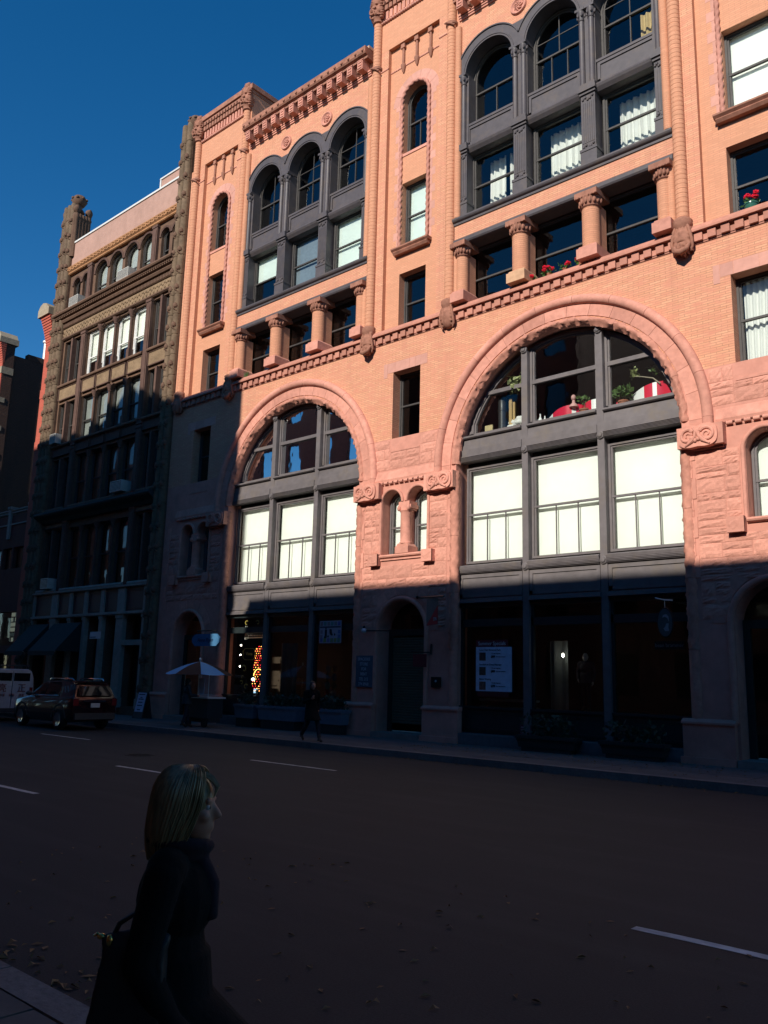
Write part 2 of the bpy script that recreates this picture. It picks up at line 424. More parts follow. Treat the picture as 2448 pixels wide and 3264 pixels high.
# recessed pier panels with their windows
PY = 20.16; pan = MB(); wins = []
for i, c in enumerate(PC):
    x0, x1 = c-1.21, (c+1.13 if i < 2 else c+3.2); xw = c+.58 if i < 2 else c+2.55
    lo_ = op(c-.60, c+.56 if i < 2 else c+2.5, 13.36, 15.31); mid = op(c-.555, xw-.03, 16.21, 18.7); hi_ = op(c-.555, xw-.03, 19.85, 21.88, True)
    wins.append((lo_, mid, hi_))
    pan = MB(); wall(pan, x0-.02, x1+.02, 13.2, 24.75, [lo_, mid, hi_], PY)
    for o, dd in ((lo_, .36), (mid, .3), (hi_, .3)): reveal(pan, o, PY, PY+dd)
    reveal(pan, op(x0, x1, 13.33, 24.36), 20, PY, False)
    n = 4 if i < 2 else 7
    for k in range(n): a = x0+.013+k*.627; reveal(pan, op(a, a+.575, 24.36, 24.37, True), 20, PY, False, 12)
    obj('pier_panel', pan, BRICKV, B)
# pier tops and bay coping
for xa, xb in ((PC[0]-1.95, PC[0]+1.95), (PC[1]-1.95, PC[1]+1.95), (PC[2]-1.95, XR)):
    pt = MB(); pt.box(xa, xb, 20.0, 21.6, 24.305, 26.55); obj('pier_parapet_wall', pt, BRICKV, B)
for c, e in ((PC[0], 2.05), (PC[1], 2.05), (PC[2], 4.6)):
    cp = MB(); cp.box(c-2.05, c+e, 19.86, 21.7, 26.555, 26.78); cp.box(c-1.98, c+e-.07, 19.93, 21.66, 26.40, 26.55); obj('pier_coping', cp, TERRA, B)
for bx in BX:
    bc = MB(); bc.box(bx-3.56, bx+3.56, 19.72, 20.9, 24.62, 24.74); obj('roof_coping', bc, stone('light_coping_stone', (.5, .33, .24), rv=0), B)
# dark rooms: back wall, floors, roof
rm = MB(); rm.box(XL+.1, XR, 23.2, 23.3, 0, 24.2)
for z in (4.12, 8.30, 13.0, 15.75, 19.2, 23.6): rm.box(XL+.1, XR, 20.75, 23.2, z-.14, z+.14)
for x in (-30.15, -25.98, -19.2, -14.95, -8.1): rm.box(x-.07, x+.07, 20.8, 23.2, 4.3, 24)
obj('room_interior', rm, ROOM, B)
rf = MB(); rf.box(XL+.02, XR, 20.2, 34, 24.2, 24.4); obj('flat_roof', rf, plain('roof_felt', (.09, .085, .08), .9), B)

# ---------------- giant arch rings: stones, one by one
def ring_piece(parent, name, prof, m, a0, a1, n, smooth=35, gap=.0012, carve=False):
    mb = MB(); mb.arc(prof, 0, 0, a0+gap, a1-gap, n)
    if carve:
        def f(x, y, z):
            a = atan2(z, x); r = hypot(x, z)
            k = .022*sin(a*46+3*sin(a*13))*sin(r*26)+.016*sin(a*113+y*40)*cos(r*61)
            fr = max(0, min(1, (20.12-y)/.05)); return (x+k*fr*cos(a), y-abs(k)*1.3*fr, z+k*fr*sin(a))
        mb.map(f)
    return multi(name, mb, m, parent, [(bx, 0, RC) for bx in BX], smooth)
def halfround(r, cy_, cr, n=9, y1=20.06):
    return [(cr+r*cos(pi*i/n), cy_-r*sin(pi*i/n)) for i in range(n+1)]+[(cr-r, y1), (cr+r, y1)]
roll = halfround(.135, 19.97, 4.17); band = [(3.70, 19.975), (4.04, 19.975), (4.04, 20.08), (3.70, 20.08)]
orn = [(3.47, 20.14), (3.445, 20.02), (3.50, 19.955), (3.59, 19.93), (3.675, 19.955), (3.69, 20.05), (3.69, 20.14)]
orn = [(3.44+.25*t+(.015 if 0 < q < 8 else 0), 20.06-.12*sin(pi*t)) for q, t in enumerate(i/8 for i in range(9))]+[(3.69, 20.16), (3.44, 20.16)]
for k in range(11): ring_piece(B, 'roll_moulding_stone', roll, STONE, pi*k/11, pi*(k+1)/11, 7)
for k in range(17): ring_piece(B, 'voussoir', band, STONE, pi*k/17, pi*(k+1)/17, 4)
for k in range(9): ring_piece(B, 'carved_arch_stone', orn, CARVED, pi*k/9, pi*(k+1)/9, 22, 50, .0008, True)
# straight pieces of the rings down to the scrolls, and carved jamb rolls below them
st = MB()
for s in (-1, 1):
    st.lathe([(.135, 7.9), (.135, RC)], s*4.17, 19.97, 14)
    st.box(s*3.87-.17, s*3.87+.17, 19.975, 20.05, 7.9, RC-.003)
multi('arch_stilt', st, STONE, B, [(bx, 0, 0) for bx in BX], 40)
for s in (-1, 1):
    for q in range(4):
        z0, z1 = (.95, 2.6, 4.3, 6.0)[q], (2.6, 4.3, 6.0, 8.0)[q]
        jb = MB(); jb.lathe([(.145, z0+(z1-z0-.008)*i/26) for i in range(27)], s*3.565, 20.055, 18)
        def f(x, y, z, s=s):
            a = atan2(y-20.055, x-s*3.565); k = .02*sin(z*17+2*sin(a*3))*sin(a*4)+.014*sin(z*41+a*5)
            return (x+k*cos(a), y+k*sin(a), z)
        if q: jb.map(f)
        multi('carved_jamb_stone', jb, CARVED, B, [(bx, 0, 0) for bx in BX], 50)
# scroll corbels
def spiral(cx, cz, r0, turns, sgn, y, w, n=34):
    return [(cx+sgn*(r0*(1-.82*i/n))*cos(turns*2*pi*i/n+.6), y-.02*sin(i*.9)*0, cz+(r0*(1-.82*i/n))*sin(turns*2*pi*i/n+.6)) for i in range(n+1)], [w*(1-.55*i/n) for i in range(n+1)]
sc_ = MB(); W_, H_ = .48, .29
out = []
for (ux, uz) in ((-.23, 0), (.23, 0)):
    pass
poly = []
for i in range(40):
    a = 2*pi*i/40; x = abs(cos(a))**.55*(1 if cos(a) > 0 else -1)*W_; z = abs(sin(a))**.62*(1 if sin(a) > 0 else -1)*H_
    z -= .05*math.exp(-(x/.1)**2)*(1 if z > 0 else -.4); poly.append((x, z))
sc_.prism(poly, 19.72, 20.0)
sc_.prism([(-.44, -.22), (.40, -.22), (.40, .2), (-.44, .2)], 19.80, 20.03)
for ux, sg in ((-.235, 1), (.235, -1)):
    p, r = spiral(ux, .0, .185, 1.55, sg, 19.715, .05); sc_.tube(p, r, 8)
for i in range(9):
    a = i*.9; sc_.ball((-.05+.09*sin(i*2.1), 19.71, -.12+.03*i), (.05+.02*sin(i), .05, .06), 8, 5)
for s in (-1, 1): sc_.tube([(s*.1, 19.71, .2), (s*.02, 19.69, .1), (s*.05, 19.70, -.02), (s*.13, 19.70, -.13), (s*.3, 19.71, -.24)], [.03, .05, .045, .05, .025], 8)
for bx in BX:
    for s in (-1, 1):
        me = bpy.data.meshes.get('scroll_corbel'); me = me or sc_.mesh('scroll_corbel', 40)
        link('scroll_corbel', me, TERRA if False else STONE, B, (bx+s*3.98, 0, 7.72))
blk = MB(); blk.box(-.56, .56, 19.77, 20.0, 7.46, 7.98); blk.box(-.5, .5, 19.93, 20.0, 7.40, 7.46)
multi('corbel_block', blk, STONE, B, [(bx+s*4.02, 0, 0) for bx in BX for s in (-1, 1)])

# ---------------- iron and glass in the giant arches
def lunette(x0, x1, bx, z0, r, n=14):
    """outline of one light of the arch head"""
    f = lambda x: RC+sqrt(max(0, r*r-(x-bx)**2)); pts = [(x0, z0)] if f(x0) > z0 else []
    if not pts: x0 = bx-sqrt(r*r-(z0-RC)**2); pts = [(x0, z0)]
    xe = x1 if f(x1) > z0 else bx+sqrt(r*r-(z0-RC)**2)
    pts += [(x0+(xe-x0)*i/n, f(x0+(xe-x0)*i/n)) for i in range(n+1)]
    pts.append((xe, z0)); return pts
def clip(pts, lo, hi):
    """cut an outline between two heights"""
    def half(ps, z, keep):
        o = []
        for a, b in zip(ps, ps[1:]+ps[:1]):
            ia, ib = keep(a[1]-z), keep(b[1]-z)
            if ia: o.append(a)
            if ia != ib: t = (z-a[1])/(b[1]-a[1]); o.append((a[0]+(b[0]-a[0])*t, z))
        return o
    return half(half(pts, lo, lambda d: d >= 0), hi, lambda d: d <= 0)
MU = 1.195
for j, bx in enumerate(BX):
    sides = [(bx-3.5, bx-MU-.1), (bx-MU+.1, bx+MU-.1), (bx+MU+.1, bx+3.5)]
    for s in (-1, 1):
        m = MB(); m.box(bx+s*MU-.1, bx+s*MU+.1, 20.20, 20.46, 0.3, RC+3.13)
        q = obj('iron_mullion', m, IRONL, B)
        for z in (RC+3.16, 8.33, 4.94):
            rr = MB(); rr.lathe([(0, -.09), (.06, -.085), (.085, -.05), (.105, -.045), (.115, -.01), (.10, 0), (0, 0)], 0, 0, 16)
            rr.map(lambda x, y, zz: (x*(1+.08*sin(6*atan2(y, x))), zz, y)); rr.shift(bx+s*MU, 20.2, z)
            obj('rosette', rr, IRONL, q, 40)
    for k, (xa, xb) in enumerate(sides):
        # upper spandrel beam with reeds, then the lower one with its panel
        u = MB()
        for p in ([(20.12, 9.0), (20.12, 9.05), (20.42, 9.06), (20.42, 8.98), (20.16, 8.97)],
                  [(20.20, 8.64), (20.22, 8.97), (20.42, 8.97), (20.42, 8.24), (20.15, 8.24), (20.15, 8.40), (20.17, 8.42), (20.17, 8.64)]):
            u.profx(p, xa, xb)
        for q in range(5): u.profx([(20.135, 8.25+q*.034), (20.12, 8.262+q*.034), (20.135, 8.276+q*.034), (20.16, 8.27+q*.034), (20.16, 8.252+q*.034)], xa, xb)
        obj('spandrel_beam', u, IRONL, B)
        u = MB()
        u.profx([(20.10, 5.06), (20.14, 5.09), (20.5, 5.16), (20.5, 4.85), (20.15, 4.85)], xa, xb)
        for q in range(5): u.profx([(20.125, 4.87+q*.034), (20.11, 4.882+q*.034), (20.125, 4.896+q*.034), (20.16, 4.89+q*.034), (20.16, 4.872+q*.034)], xa, xb)
        u.box(xa, xb, 20.235, 20.4, 4.1, 4.85)
        strip(u, [(xa+.02, 4.15), (xa+.02, 4.82), (xb-.02, 4.82), (xb-.02, 4.15), (xa+.02, 4.15)], .10, 20.205, 20.24)
        for q in range(4): u.profx([(20.16-q*.012, 4.1-.03*q), (20.15-q*.012, 4.085-.03*q), (20.16-q*.012, 4.07-.03*q), (20.45, 4.07-.03*q), (20.45, 4.1-.03*q)], xa, xb)
        obj('spandrel_panel', u, IRONL, B)
        o = op(xa+(.12 if k == 0 else 0), xb-(.12 if k == 2 else 0), 5.17, 8.12)
        f = sash_window(B, o, 20.44, 6.65, IRONL, GLASS, .07, 3, 1, (BLIND, 5.2, .16))
        if j == 0 and k == 1:                      # stained patch and tear in the blind of the far bay
            pass
        pts = lunette(xa, xb, bx, 9.06, 3.42)
        fr = MB(); inn = strip(fr, pts, .07, 20.36, 20.5); strip(fr, inn, .05, 20.40, 20.5)
        x0_, x1_ = min(p[0] for p in pts), max(p[0] for p in pts)
        cl = [p for p in clip(pts, 10.30, 10.44)]
        if cl:
            ax, bx_ = min(p[0] for p in cl), max(p[0] for p in cl); fr.box(ax+.05, bx_-.05, 20.37, 20.47, 10.31, 10.43)
        fr.box(x0_, x1_, 20.36, 20.5, 9.06, 9.17)
        w_ = obj('lunette_window', fr, IRONL, B)
        for lo, hi, y in ((9.1, 10.37, 20.45), (10.37, 13, 20.43)):
            cl = clip(pts, lo, hi)
            if len(cl) > 2: g = MB(); g.add([(x, y, z) for x, z in cl], [tuple(range(len(cl)))]); obj('pane', g, GLASSD, w_)

# ---------------- rock-faced ashlar
def rock(w, h, seed):
    r = random.Random(seed); nx, nz = 5, 4; mb = MB(); vs_ = []
    for j in range(nz+1):
        for i in range(nx+1):
            e = i in (0, nx) or j in (0, nz)
            y = -.006 if e else -.012-.026*r.random()
            vs_.append((w*(i/nx-.5)+(0 if e else w*.06*(r.random()-.5)), y, h*(j/nz-.5)+(0 if e else h*.09*(r.random()-.5))))
    fs = [(j*(nx+1)+i, j*(nx+1)+i+1, (j+1)*(nx+1)+i+1, (j+1)*(nx+1)+i) for j in range(nz) for i in range(nx)]
    mb.add(vs_, fs)
    b = [(-w/2, .03, -h/2), (w/2, .03, -h/2), (w/2, .03, h/2), (-w/2, .03, h/2)]
    k = [vs_[0], vs_[nx], vs_[-1], vs_[nz*(nx+1)]]
    for q in range(4): mb.quad(k[q], b[q], b[(q+1) % 4], k[(q+1) % 4])
    return mb
def ashlar(x0, x1, z0, z1, seed, courses=None, offs=(0,)):
    r = random.Random(seed); z = z0
    while z < z1-.06:
        h = r.choice((.18, .24, .3, .36, .42)); h = min(h, z1-z)
        if z1-z-h < .1: h = z1-z
        x = x0
        while x < x1-.05:
            w_ = r.uniform(.32, .85); w_ = x1-x if x1-x-w_ < .2 else w_
            if h > .28 and r.random() < .45 and w_ > .3:       # a jumper split into two thinner stones
                for q in (0, 1): blocks.append((x+w_/2, z+h*(.25+.5*q), w_-.012, h/2-.012, offs))
            else: blocks.append((x+w_/2, z+h/2, w_-.012, h-.012, offs))
            x += w_
        z += h
blocks = []
c = PC[1]; PO = (0, -PER)
ashlar(c-1.72, c+1.70, 4.62, 5.28, 3, offs=(0, -PER)); ashlar(c-1.72, c-.98, 5.28, 7.38, 5, offs=(0, -PER)); ashlar(c+1.0, c+1.70, 5.28, 7.38, 6, offs=(0, -PER))
ashlar(c-1.72, c-1.0, 3.3, 4.6, 8, offs=(0,)); ashlar(c+.98, c+1.70, 3.3, 4.6, 9, offs=(0,))
ashlar(c-1.48, c-.68, 8.42, 9.42, 11, offs=(0,)); ashlar(c+.6, c+1.3, 8.42, 9.42, 12, offs=(0,)); ashlar(c-.66, c+.58, 8.42, 8.98, 13, offs=(0,))
c = PC[2]
ashlar(c-1.72, c+.9, 4.2, 5.3, 23); ashlar(c-1.72, c-.66, 5.3, 7.36, 24); ashlar(c-1.72, c-1.0, 3.3, 4.18, 25); ashlar(c-1.3, c-.7, 8.45, 9.42, 26); ashlar(c-.7, c+1.4, 8.45, 8.98, 27)
for q, (x, z, w_, h, offs) in enumerate(blocks):
    me = rock(w_, h, q).mesh('ashlar_block')
    for d in offs: link('ashlar_block', me, ROCK, B, (x+d, 19.998, z))
# smooth margin stones beside the jambs
for c in PC:
    for s in (-1, 1):
        if c == PC[2] and s > 0: continue
        z = 4.3; k = 0
        while z < 7.3:
            h = (.52, .44)[k % 2]; wd = (.2, .12)[k % 2]; mb = MB(); mb.box(-wd/2, wd/2, -.022, .02, 0, h-.01)
            obj('margin_stone', mb, STONE, B, loc=(c+s*(1.92-wd/2), 20.0, z)); z += h; k += 1

# ---------------- small things on the piers (middle pier first, copied left; right pier its own)
def at_piers(name, mb, m, smooth=None, which=(0, 1, 2)): return multi(name, mb, m, B, [PC[i] for i in which], smooth)
for i, c in enumerate(PC):
    for o in doors[i:i+1]:
        x0, x1 = o['x0'], o['x1']; cx_ = (x0+x1)/2; r = (x1-x0)/2
        m = MB(); pr = halfround(.075, 19.98, r+.09, 7, 20.02); m.arc(pr, cx_, 3.2, 0, pi, 26); m.lathe([(.075, .95), (.075, 3.2)], x0-.09, 19.98, 12); m.lathe([(.075, .95), (.075, 3.2)], x1+.09, 19.98, 12)
        obj('door_arch_moulding', m, STONE, B, 40)
        for k in range(9):
            m = MB(); a0, a1 = pi*k/9, pi*(k+1)/9; m.arc([(r+.2, 19.985), (r+.52, 19.985), (r+.52, 20.02), (r+.2, 20.02)], cx_, 3.2, a0+.006, a1-.006, 4); obj('door_arch_voussoir', m, STONE, B)
        d = MB(); d.box(x0, x1, 20.5, 20.58, 3.1, 3.3); d.box(x0, x0+.16, 20.5, 20.58, 0.1, 3.1); d.box(x1-.34, x1, 20.5, 20.58, .1, 3.1)
        dk = obj('door', d, plain('dark_green_door_paint', (.018, .03, .028), .5), B)
        if i == 1:
            rs = MB()
            for q in range(33): rs.profx([(20.55, .4+q*.08), (20.535, .42+q*.08), (20.535, .46+q*.08), (20.55, .478+q*.08), (20.58, .478+q*.08), (20.58, .4+q*.08)], x0+.16, x1-.34)
            obj('rolling_shutter', rs, plain('olive_grey_shutter', (.10, .105, .07), .5, .2), dk)
        else:
            g = MB(); g.quad((x0+.16, 20.55, .3), (x1-.34, 20.55, .3), (x1-.34, 20.55, 3.1), (x0+.16, 20.55, 3.1)); obj('pane', g, GLASS, dk)
        g = MB(); pane_poly(g, op(x0, x1, 3.3, 3.3, True), 20.55); obj('fanlight_pane', g, GLASS, dk)
        s_ = MB(); s_.box(x0-.02, x1+.02, 19.75, 20.6, 0.0, .16); obj('door_step', s_, stone('worn_step', (.22, .18, .16), rv=0), B)
    tw = twins if i < 2 else twins
    mine = [o for o in twins if c-1.2 < (o['x0']+o['x1'])/2 < c+1.2 and o['arch']]
    for o in mine:
        cx_ = (o['x0']+o['x1'])/2; r = (o['x1']-o['x0'])/2
        m = MB(); m.arc(halfround(.05, 19.985, r+.055, 7, 20.02), cx_, o['z1'], 0, pi, 22)
        for x in ([o['x0']-.055] if o is mine[0] else [])+([o['x1']+.055] if o is mine[-1] else []): m.lathe([(.05, 5.62), (.05, o['z1'])], x, 19.985, 12)
        obj('window_moulding', m, STONE, B, 40)
        w_ = dict(o); w_['x0'] += .02; w_['x1'] -= .02
        sash_window(B, w_, 20.4, 6.55, IRONL, GLASS, .06, 1, 1, (BLIND, 5.65, .14))
        if i == 1: pass
    if i < 2:
        m = MB(); m.lathe([(.205, 5.93), (.21, 5.98), (.185, 6.0), (.185, 6.93), (.2, 6.95), (.22, 6.99)], c-.01, 20.1, 20)
        k = obj('twin_window_column', m, STONE, B, 40)
        m = MB(); m.box(c-.23, c+.21, 19.97, 20.36, 7.0, 7.29); m.box(c-.28, c+.26, 19.99, 20.36, 7.06, 7.18)
        for s in (-1, 1): m.ball((c-.01+s*.19, 19.96, 7.07), (.07, .06, .09), 8, 6)
        obj('capital', m, STONE, k)
        m = MB(); m.box(c-.28, c+.26, 19.88, 20.36, 5.62, 5.84); m.prism([(c-.28, 5.84), (c+.26, 5.84), (c+.18, 5.935), (c-.2, 5.935)], 19.92, 20.3); obj('column_base', m, STONE, k)
        m = MB(); m.profx([(19.9, 5.53), (19.88, 5.57), (19.9, 5.615), (20.3, 5.63), (20.3, 5.5), (19.95, 5.5)], c-.95, c+.92); m.profx([(19.95, 5.44), (19.95, 5.49), (20.02, 5.49), (20.02, 5.44)], c-.95, c+.92)
        obj('twin_window_sill', m, STONE, B)
    else:
        m = MB(); m.profx([(19.9, 5.53), (19.88, 5.57), (19.9, 5.615), (20.3, 5.63), (20.3, 5.5), (19.95, 5.5)], c-.55, c+2); obj('twin_window_sill', m, STONE, B)
    for x in ((c-1.16, c+1.05) if i < 2 else (c-.78,)):
        m = rock(.40, .37, int(100+i*7+x)); m.shift(0, -.18, 0); m.box(-.2, .2, -.2, .02, -.185, .185); obj('sill_end_block', m, STONE, B, loc=(x, 20.0, 5.47))
    # notched hood course above the twin window
    xa, xb = (c-1.3, c+1.0) if i < 2 else (c-1.15, c+2.5)
    m = MB(); m.profx([(19.93, 8.0), (19.91, 8.08), (19.99, 8.36), (20.02, 8.38), (20.02, 7.98), (19.96, 7.98)], xa-.1 if i < 2 else xa, xb+.25 if i < 2 else xb); obj('hood_course', m, STONE, B)
    nn = 11 if i < 2 else 17
    for k in range(nn):
        m = MB(); m.lathe([(.05, 0), (.05, .15)], 0, 0, 12); m.map(lambda x, y, z: (z, y, x)); obj('notch_bead', m, STONE, B, 40, loc=(xa+.04+k*.21, 19.95, 7.965))
    m = MB(); m.profx([(19.99, 7.9), (19.99, 8.0), (20.02, 8.0), (20.02, 7.9)], xa, xb); obj('hood_fillet', m, STONE, B)
    # plinth
    xr = c+2.25 if i < 2 else c+1.2
    for xa, xb in (((c-2.25, c-1.05), (c+.95, c+2.25)) if i < 2 else ((c-2.25, c-1.05),)):
        m = MB(); m.box(xa, xb, 19.84, 20.05, 0, .9); m.profx([(19.80, .9), (19.80, .95), (19.93, 1.02), (20.05, 1.02), (20.05, .9)], xa-.02, xb+.02); m.box(xa-.05, xb+.02, 19.78, 19.9, 0, .16); obj('plinth', m, STONEW, B)
    # small window with sloping sill and mauve lintel
    o = smalls[i]; m = MB(); m.quad((o['x0']-.02, 19.99, 9.03), (o['x1']+.02, 19.99, 9.03), (o['x1'], 20.38, 9.46), (o['x0'], 20.38, 9.46)); m.box(o['x0'], o['x1'], 20.3, 20.42, 9.42, 9.47)
    m.box(o['x0']-.02, o['x1']+.02, 19.985, 20.02, 8.99, 9.05)
    obj('sloped_sill', m, STONE, B)
    wf_ = sash_window(B, o, 20.4, 10.62, SASH, GLASSD if i < 2 else GLASS, .06)
    if i == 2:                                      # net curtains drawn to both sides
        for u0, u1, k0 in ((o['x0']+.08, o['x0']+.75, 1), (o['x1']-.8, o['x1']-.1, -1)):
            n = 40; vs_ = []
            for q in range(n+1):
                t_ = q/n; x = u0+(u1-u0)*t_; y = 20.62+.03*sin(x*40); vs_ += [(x-k0*.12*(1-abs(2*.5-1))*t_, y, 9.5), (x, y, 11.7)]
            cu = MB(); cu.add(vs_, [(2*q, 2*q+2, 2*q+3, 2*q+1) for q in range(n)]); obj('curtain', cu, CURT, wf_, 60)
    x = o['x0']-.42; k = 0; xe = o['x1']+.3
    while x < xe-.02:
        wd = min((.17, .33, .62, .24, .5, .4)[k % 6], xe-x); m = MB(); m.box(0, wd-.008, -.006, .02, 0, .34 if 0 < k else .5)
        obj('lintel_stone', m, PINKQ, B, loc=(x, 20.0, 11.745 if k else 11.6)); x += wd; k += 1
    lo_, mid, hi_ = wins[i]
    sash_window(B, lo_, PY+.33, 14.28, SASH, GLASS, .06)
    sash_window(B, mid, PY+.27, 17.5, SASH, GLASS, .06, blind=((BLIND2 if i == 1 else BLIND), 16.25, .12) if i else None)
    sash_window(B, hi_, PY+.27, 21.1, SASH, GLASS, .06, low=2)
    m = MB(); m.profx([(19.9, 16.16), (19.9, 16.21), (PY+.3, 16.23), (PY+.3, 16.1), (19.97, 16.1)], mid['x0']-.25, mid['x1']+.25); m.profx([(19.94, 16.06), (19.97, 16.1), (PY+.02, 16.1), (PY+.02, 15.98), (20.0, 15.98)], mid['x0']-.2, mid['x1']+.2)
    obj('stone_sill', m, TERRA, B)
    m = MB(); m.profx([(PY-.03, 19.74), (PY-.03, 19.84), (PY+.28, 19.86), (PY+.28, 19.74)], hi_['x0'], hi_['x1']); obj('inner_sill', m, STONE, B)
    # rope moulding up both sides and round the head
    path = []; cx_ = (hi_['x0']+hi_['x1'])/2; r = (hi_['x1']-hi_['x0'])/2+.065
    n1 = 120
    for q in range(n1+1): path.append((cx_-r, 16.22+(21.88-16.22)*q/n1))
    for q in range(1, 50): a = pi-pi*q/50; path.append((cx_+r*cos(a), 21.88+r*sin(a)))
    for q in range(n1+1): path.append((cx_+r, 21.88-(21.88-16.22)*q/n1))
    m = MB(); vs_ = []; N = 10; L = 0
    for q, (x, z) in enumerate(path):
        a = path[max(q-1, 0)]; b = path[min(q+1, len(path)-1)]; dx, dz = b[0]-a[0], b[1]-a[1]; l = hypot(dx, dz); nx, nz = dz/l, -dx/l
        L += hypot(x-path[max(q-1, 0)][0], z-path[max(q-1, 0)][1])
        for e in range(N):
            t = 2*pi*e/N; rr = .062*(1+.22*sin(t*2-L*26)); vs_.append((x+nx*rr*cos(t), PY-.03+rr*sin(t), z+nz*rr*cos(t)))
    m.add(vs_, [(q*N+e, q*N+(e+1) % N, (q+1)*N+(e+1) % N, (q+1)*N+e) for q in range(len(path)-1) for e in range(N)])
    obj('rope_moulding', m, ROPE, B, 60)
    # mauve quoins and arch stones round the window, a hair proud of the brick
    for s, xe in ((-1, hi_['x0']-.13), (1, hi_['x1']+.13)):
        z = 16.3; k = 0
        while z < 21.7:
            h = (.33, .30)[k % 2]; wd = (.10, .23)[k % 2]; m = MB(); m.box(0, wd, -.005, .02, 0, h-.008)
            obj('quoin', m, PINKQ, B, loc=(xe-wd if s < 0 else xe, PY, z)); z += h; k += 1
    rr = (hi_['x1']-hi_['x0'])/2+.13; N = 7 if i < 2 else 11
    for k in range(N):
        m = MB(); m.arc([(rr, PY-.006), (rr+.36, PY-.006), (rr+.36, PY+.02), (rr, PY+.02)], cx_, 21.85, pi*k/N+.006, pi*(k+1)/N-.006, 4); obj('arch_stone', m, PINKQ, B)
    # blind arcade at the head of the panel: colonnettes on corbels
    for k in range(1, 4 if i < 2 else 7):
        x = c-1.21+k*.627-.012
        m = MB(); m.box(-.085, .085, -.11, .02, .80, 1.02); m.box(-.1, .1, -.12, .02, 1.0, 1.05); m.box(-.095, .095, -.115, .02, .76, .82)
        m.lathe([(.05, .1), (.05, .78)], 0, -.045, 10); m.lathe([(.02, -.22), (.06, -.14), (.075, -.05), (.1, .02), (.105, .1)], 0, -.03, 10)
        obj('colonnette', m, TERRA, B, 40, loc=(x, PY, 23.34))
    m = MB(); xa, xb = c-1.2, (c+1.12 if i < 2 else c+3.1)
    m.tube([(xa, PY, 23.40), (xb, PY, 23.40)], .035, 8); m.tube([(c-1.62, 20, 23.52), (c-1.21, 20, 23.52)], .035, 8)
    if i < 2: m.tube([(c+1.13, 20, 23.52), (c+1.55, 20, 23.52)], .035, 8)
    obj('string_course', m, STONE, B, 40)
    # parapet: rope string, slotted band, ball row
    xa, xb = c-1.6, (c+1.6 if i < 2 else c+4.4)
    m = MB(); vs_ = []
    for q in range(141):
        x = xa+(xb-xa)*q/140
        for e in range(8): t = 2*pi*e/8; rr_ = .06*(1+.2*sin(t-x*60)); vs_.append((x, 19.97+rr_*cos(t), 25.56+rr_*sin(t)))
    m.add(vs_, [(q*8+e, q*8+(e+1) % 8, (q+1)*8+(e+1) % 8, (q+1)*8+e) for q in range(140) for e in range(8)]); obj('parapet_rope', m, STONE, B, 60)
    n = 16 if i < 2 else 30; p_ = (xb-xa)/n
    me = MB().box(-.06, .06, -.06, .0, 0, .32).mesh('parapet_rib'); me2 = MB().box(-.075, .075, -.12, 0, 0, .2).mesh('parapet_corbel'); me2b = MB().box(-.06, .06, -.17, 0, 0, .16).mesh('parapet_dentil')
    for k in range(n):
        link('parapet_rib', me, STONE, B, (xa+(k+.5)*p_, 20, 25.64)); link('parapet_corbel', me2, TERRA, B, (xa+(k+.5)*p_, 20, 26.0)); link('parapet_dentil', me2b, TERRA, B, (xa+(k+1)*p_-.02, 20, 26.22))
    # shafts
    for s in ((-1, 1) if i < 2 else (-1,)):
        x = c+s*1.72
        m = MB(); z = 13.5; pr = []
        while z < 25.6: pr += [(.165, z), (.165, z+.118), (.158, z+.122), (.158, z+.13)]; z += .134
        m.lathe(pr, x, 19.955, 20); k = obj('brick_shaft', m, BRICKV, B, 40)
        m = MB(); m.lathe([(.17, 23.58), (.215, 23.62), (.215, 23.70), (.17, 23.75)], x, 19.955, 20); m.tube([(x-.19, 19.8, 23.74), (x-.05, 19.74, 23.66), (x+.08, 19.75, 23.58), (x+.2, 19.82, 23.50)], .035, 8); obj('shaft_ring', m, TERRA, k, 40)
        if not (i == 0 and s < 0):
            xs = c+s*2.0; m = MB(); z = 16.34; pr = []
            while z < 23.4: pr += [(.115, z), (.125, z+.03), (.125, z+.05), (.115, z+.06)]; z += .066
            m.lathe(pr, xs, 19.975, 14); m.lathe([(.115, 13.34), (.115, 15.38)], xs, 19.985, 14); obj('thin_brick_roll', m, BRICKV, B, 40)
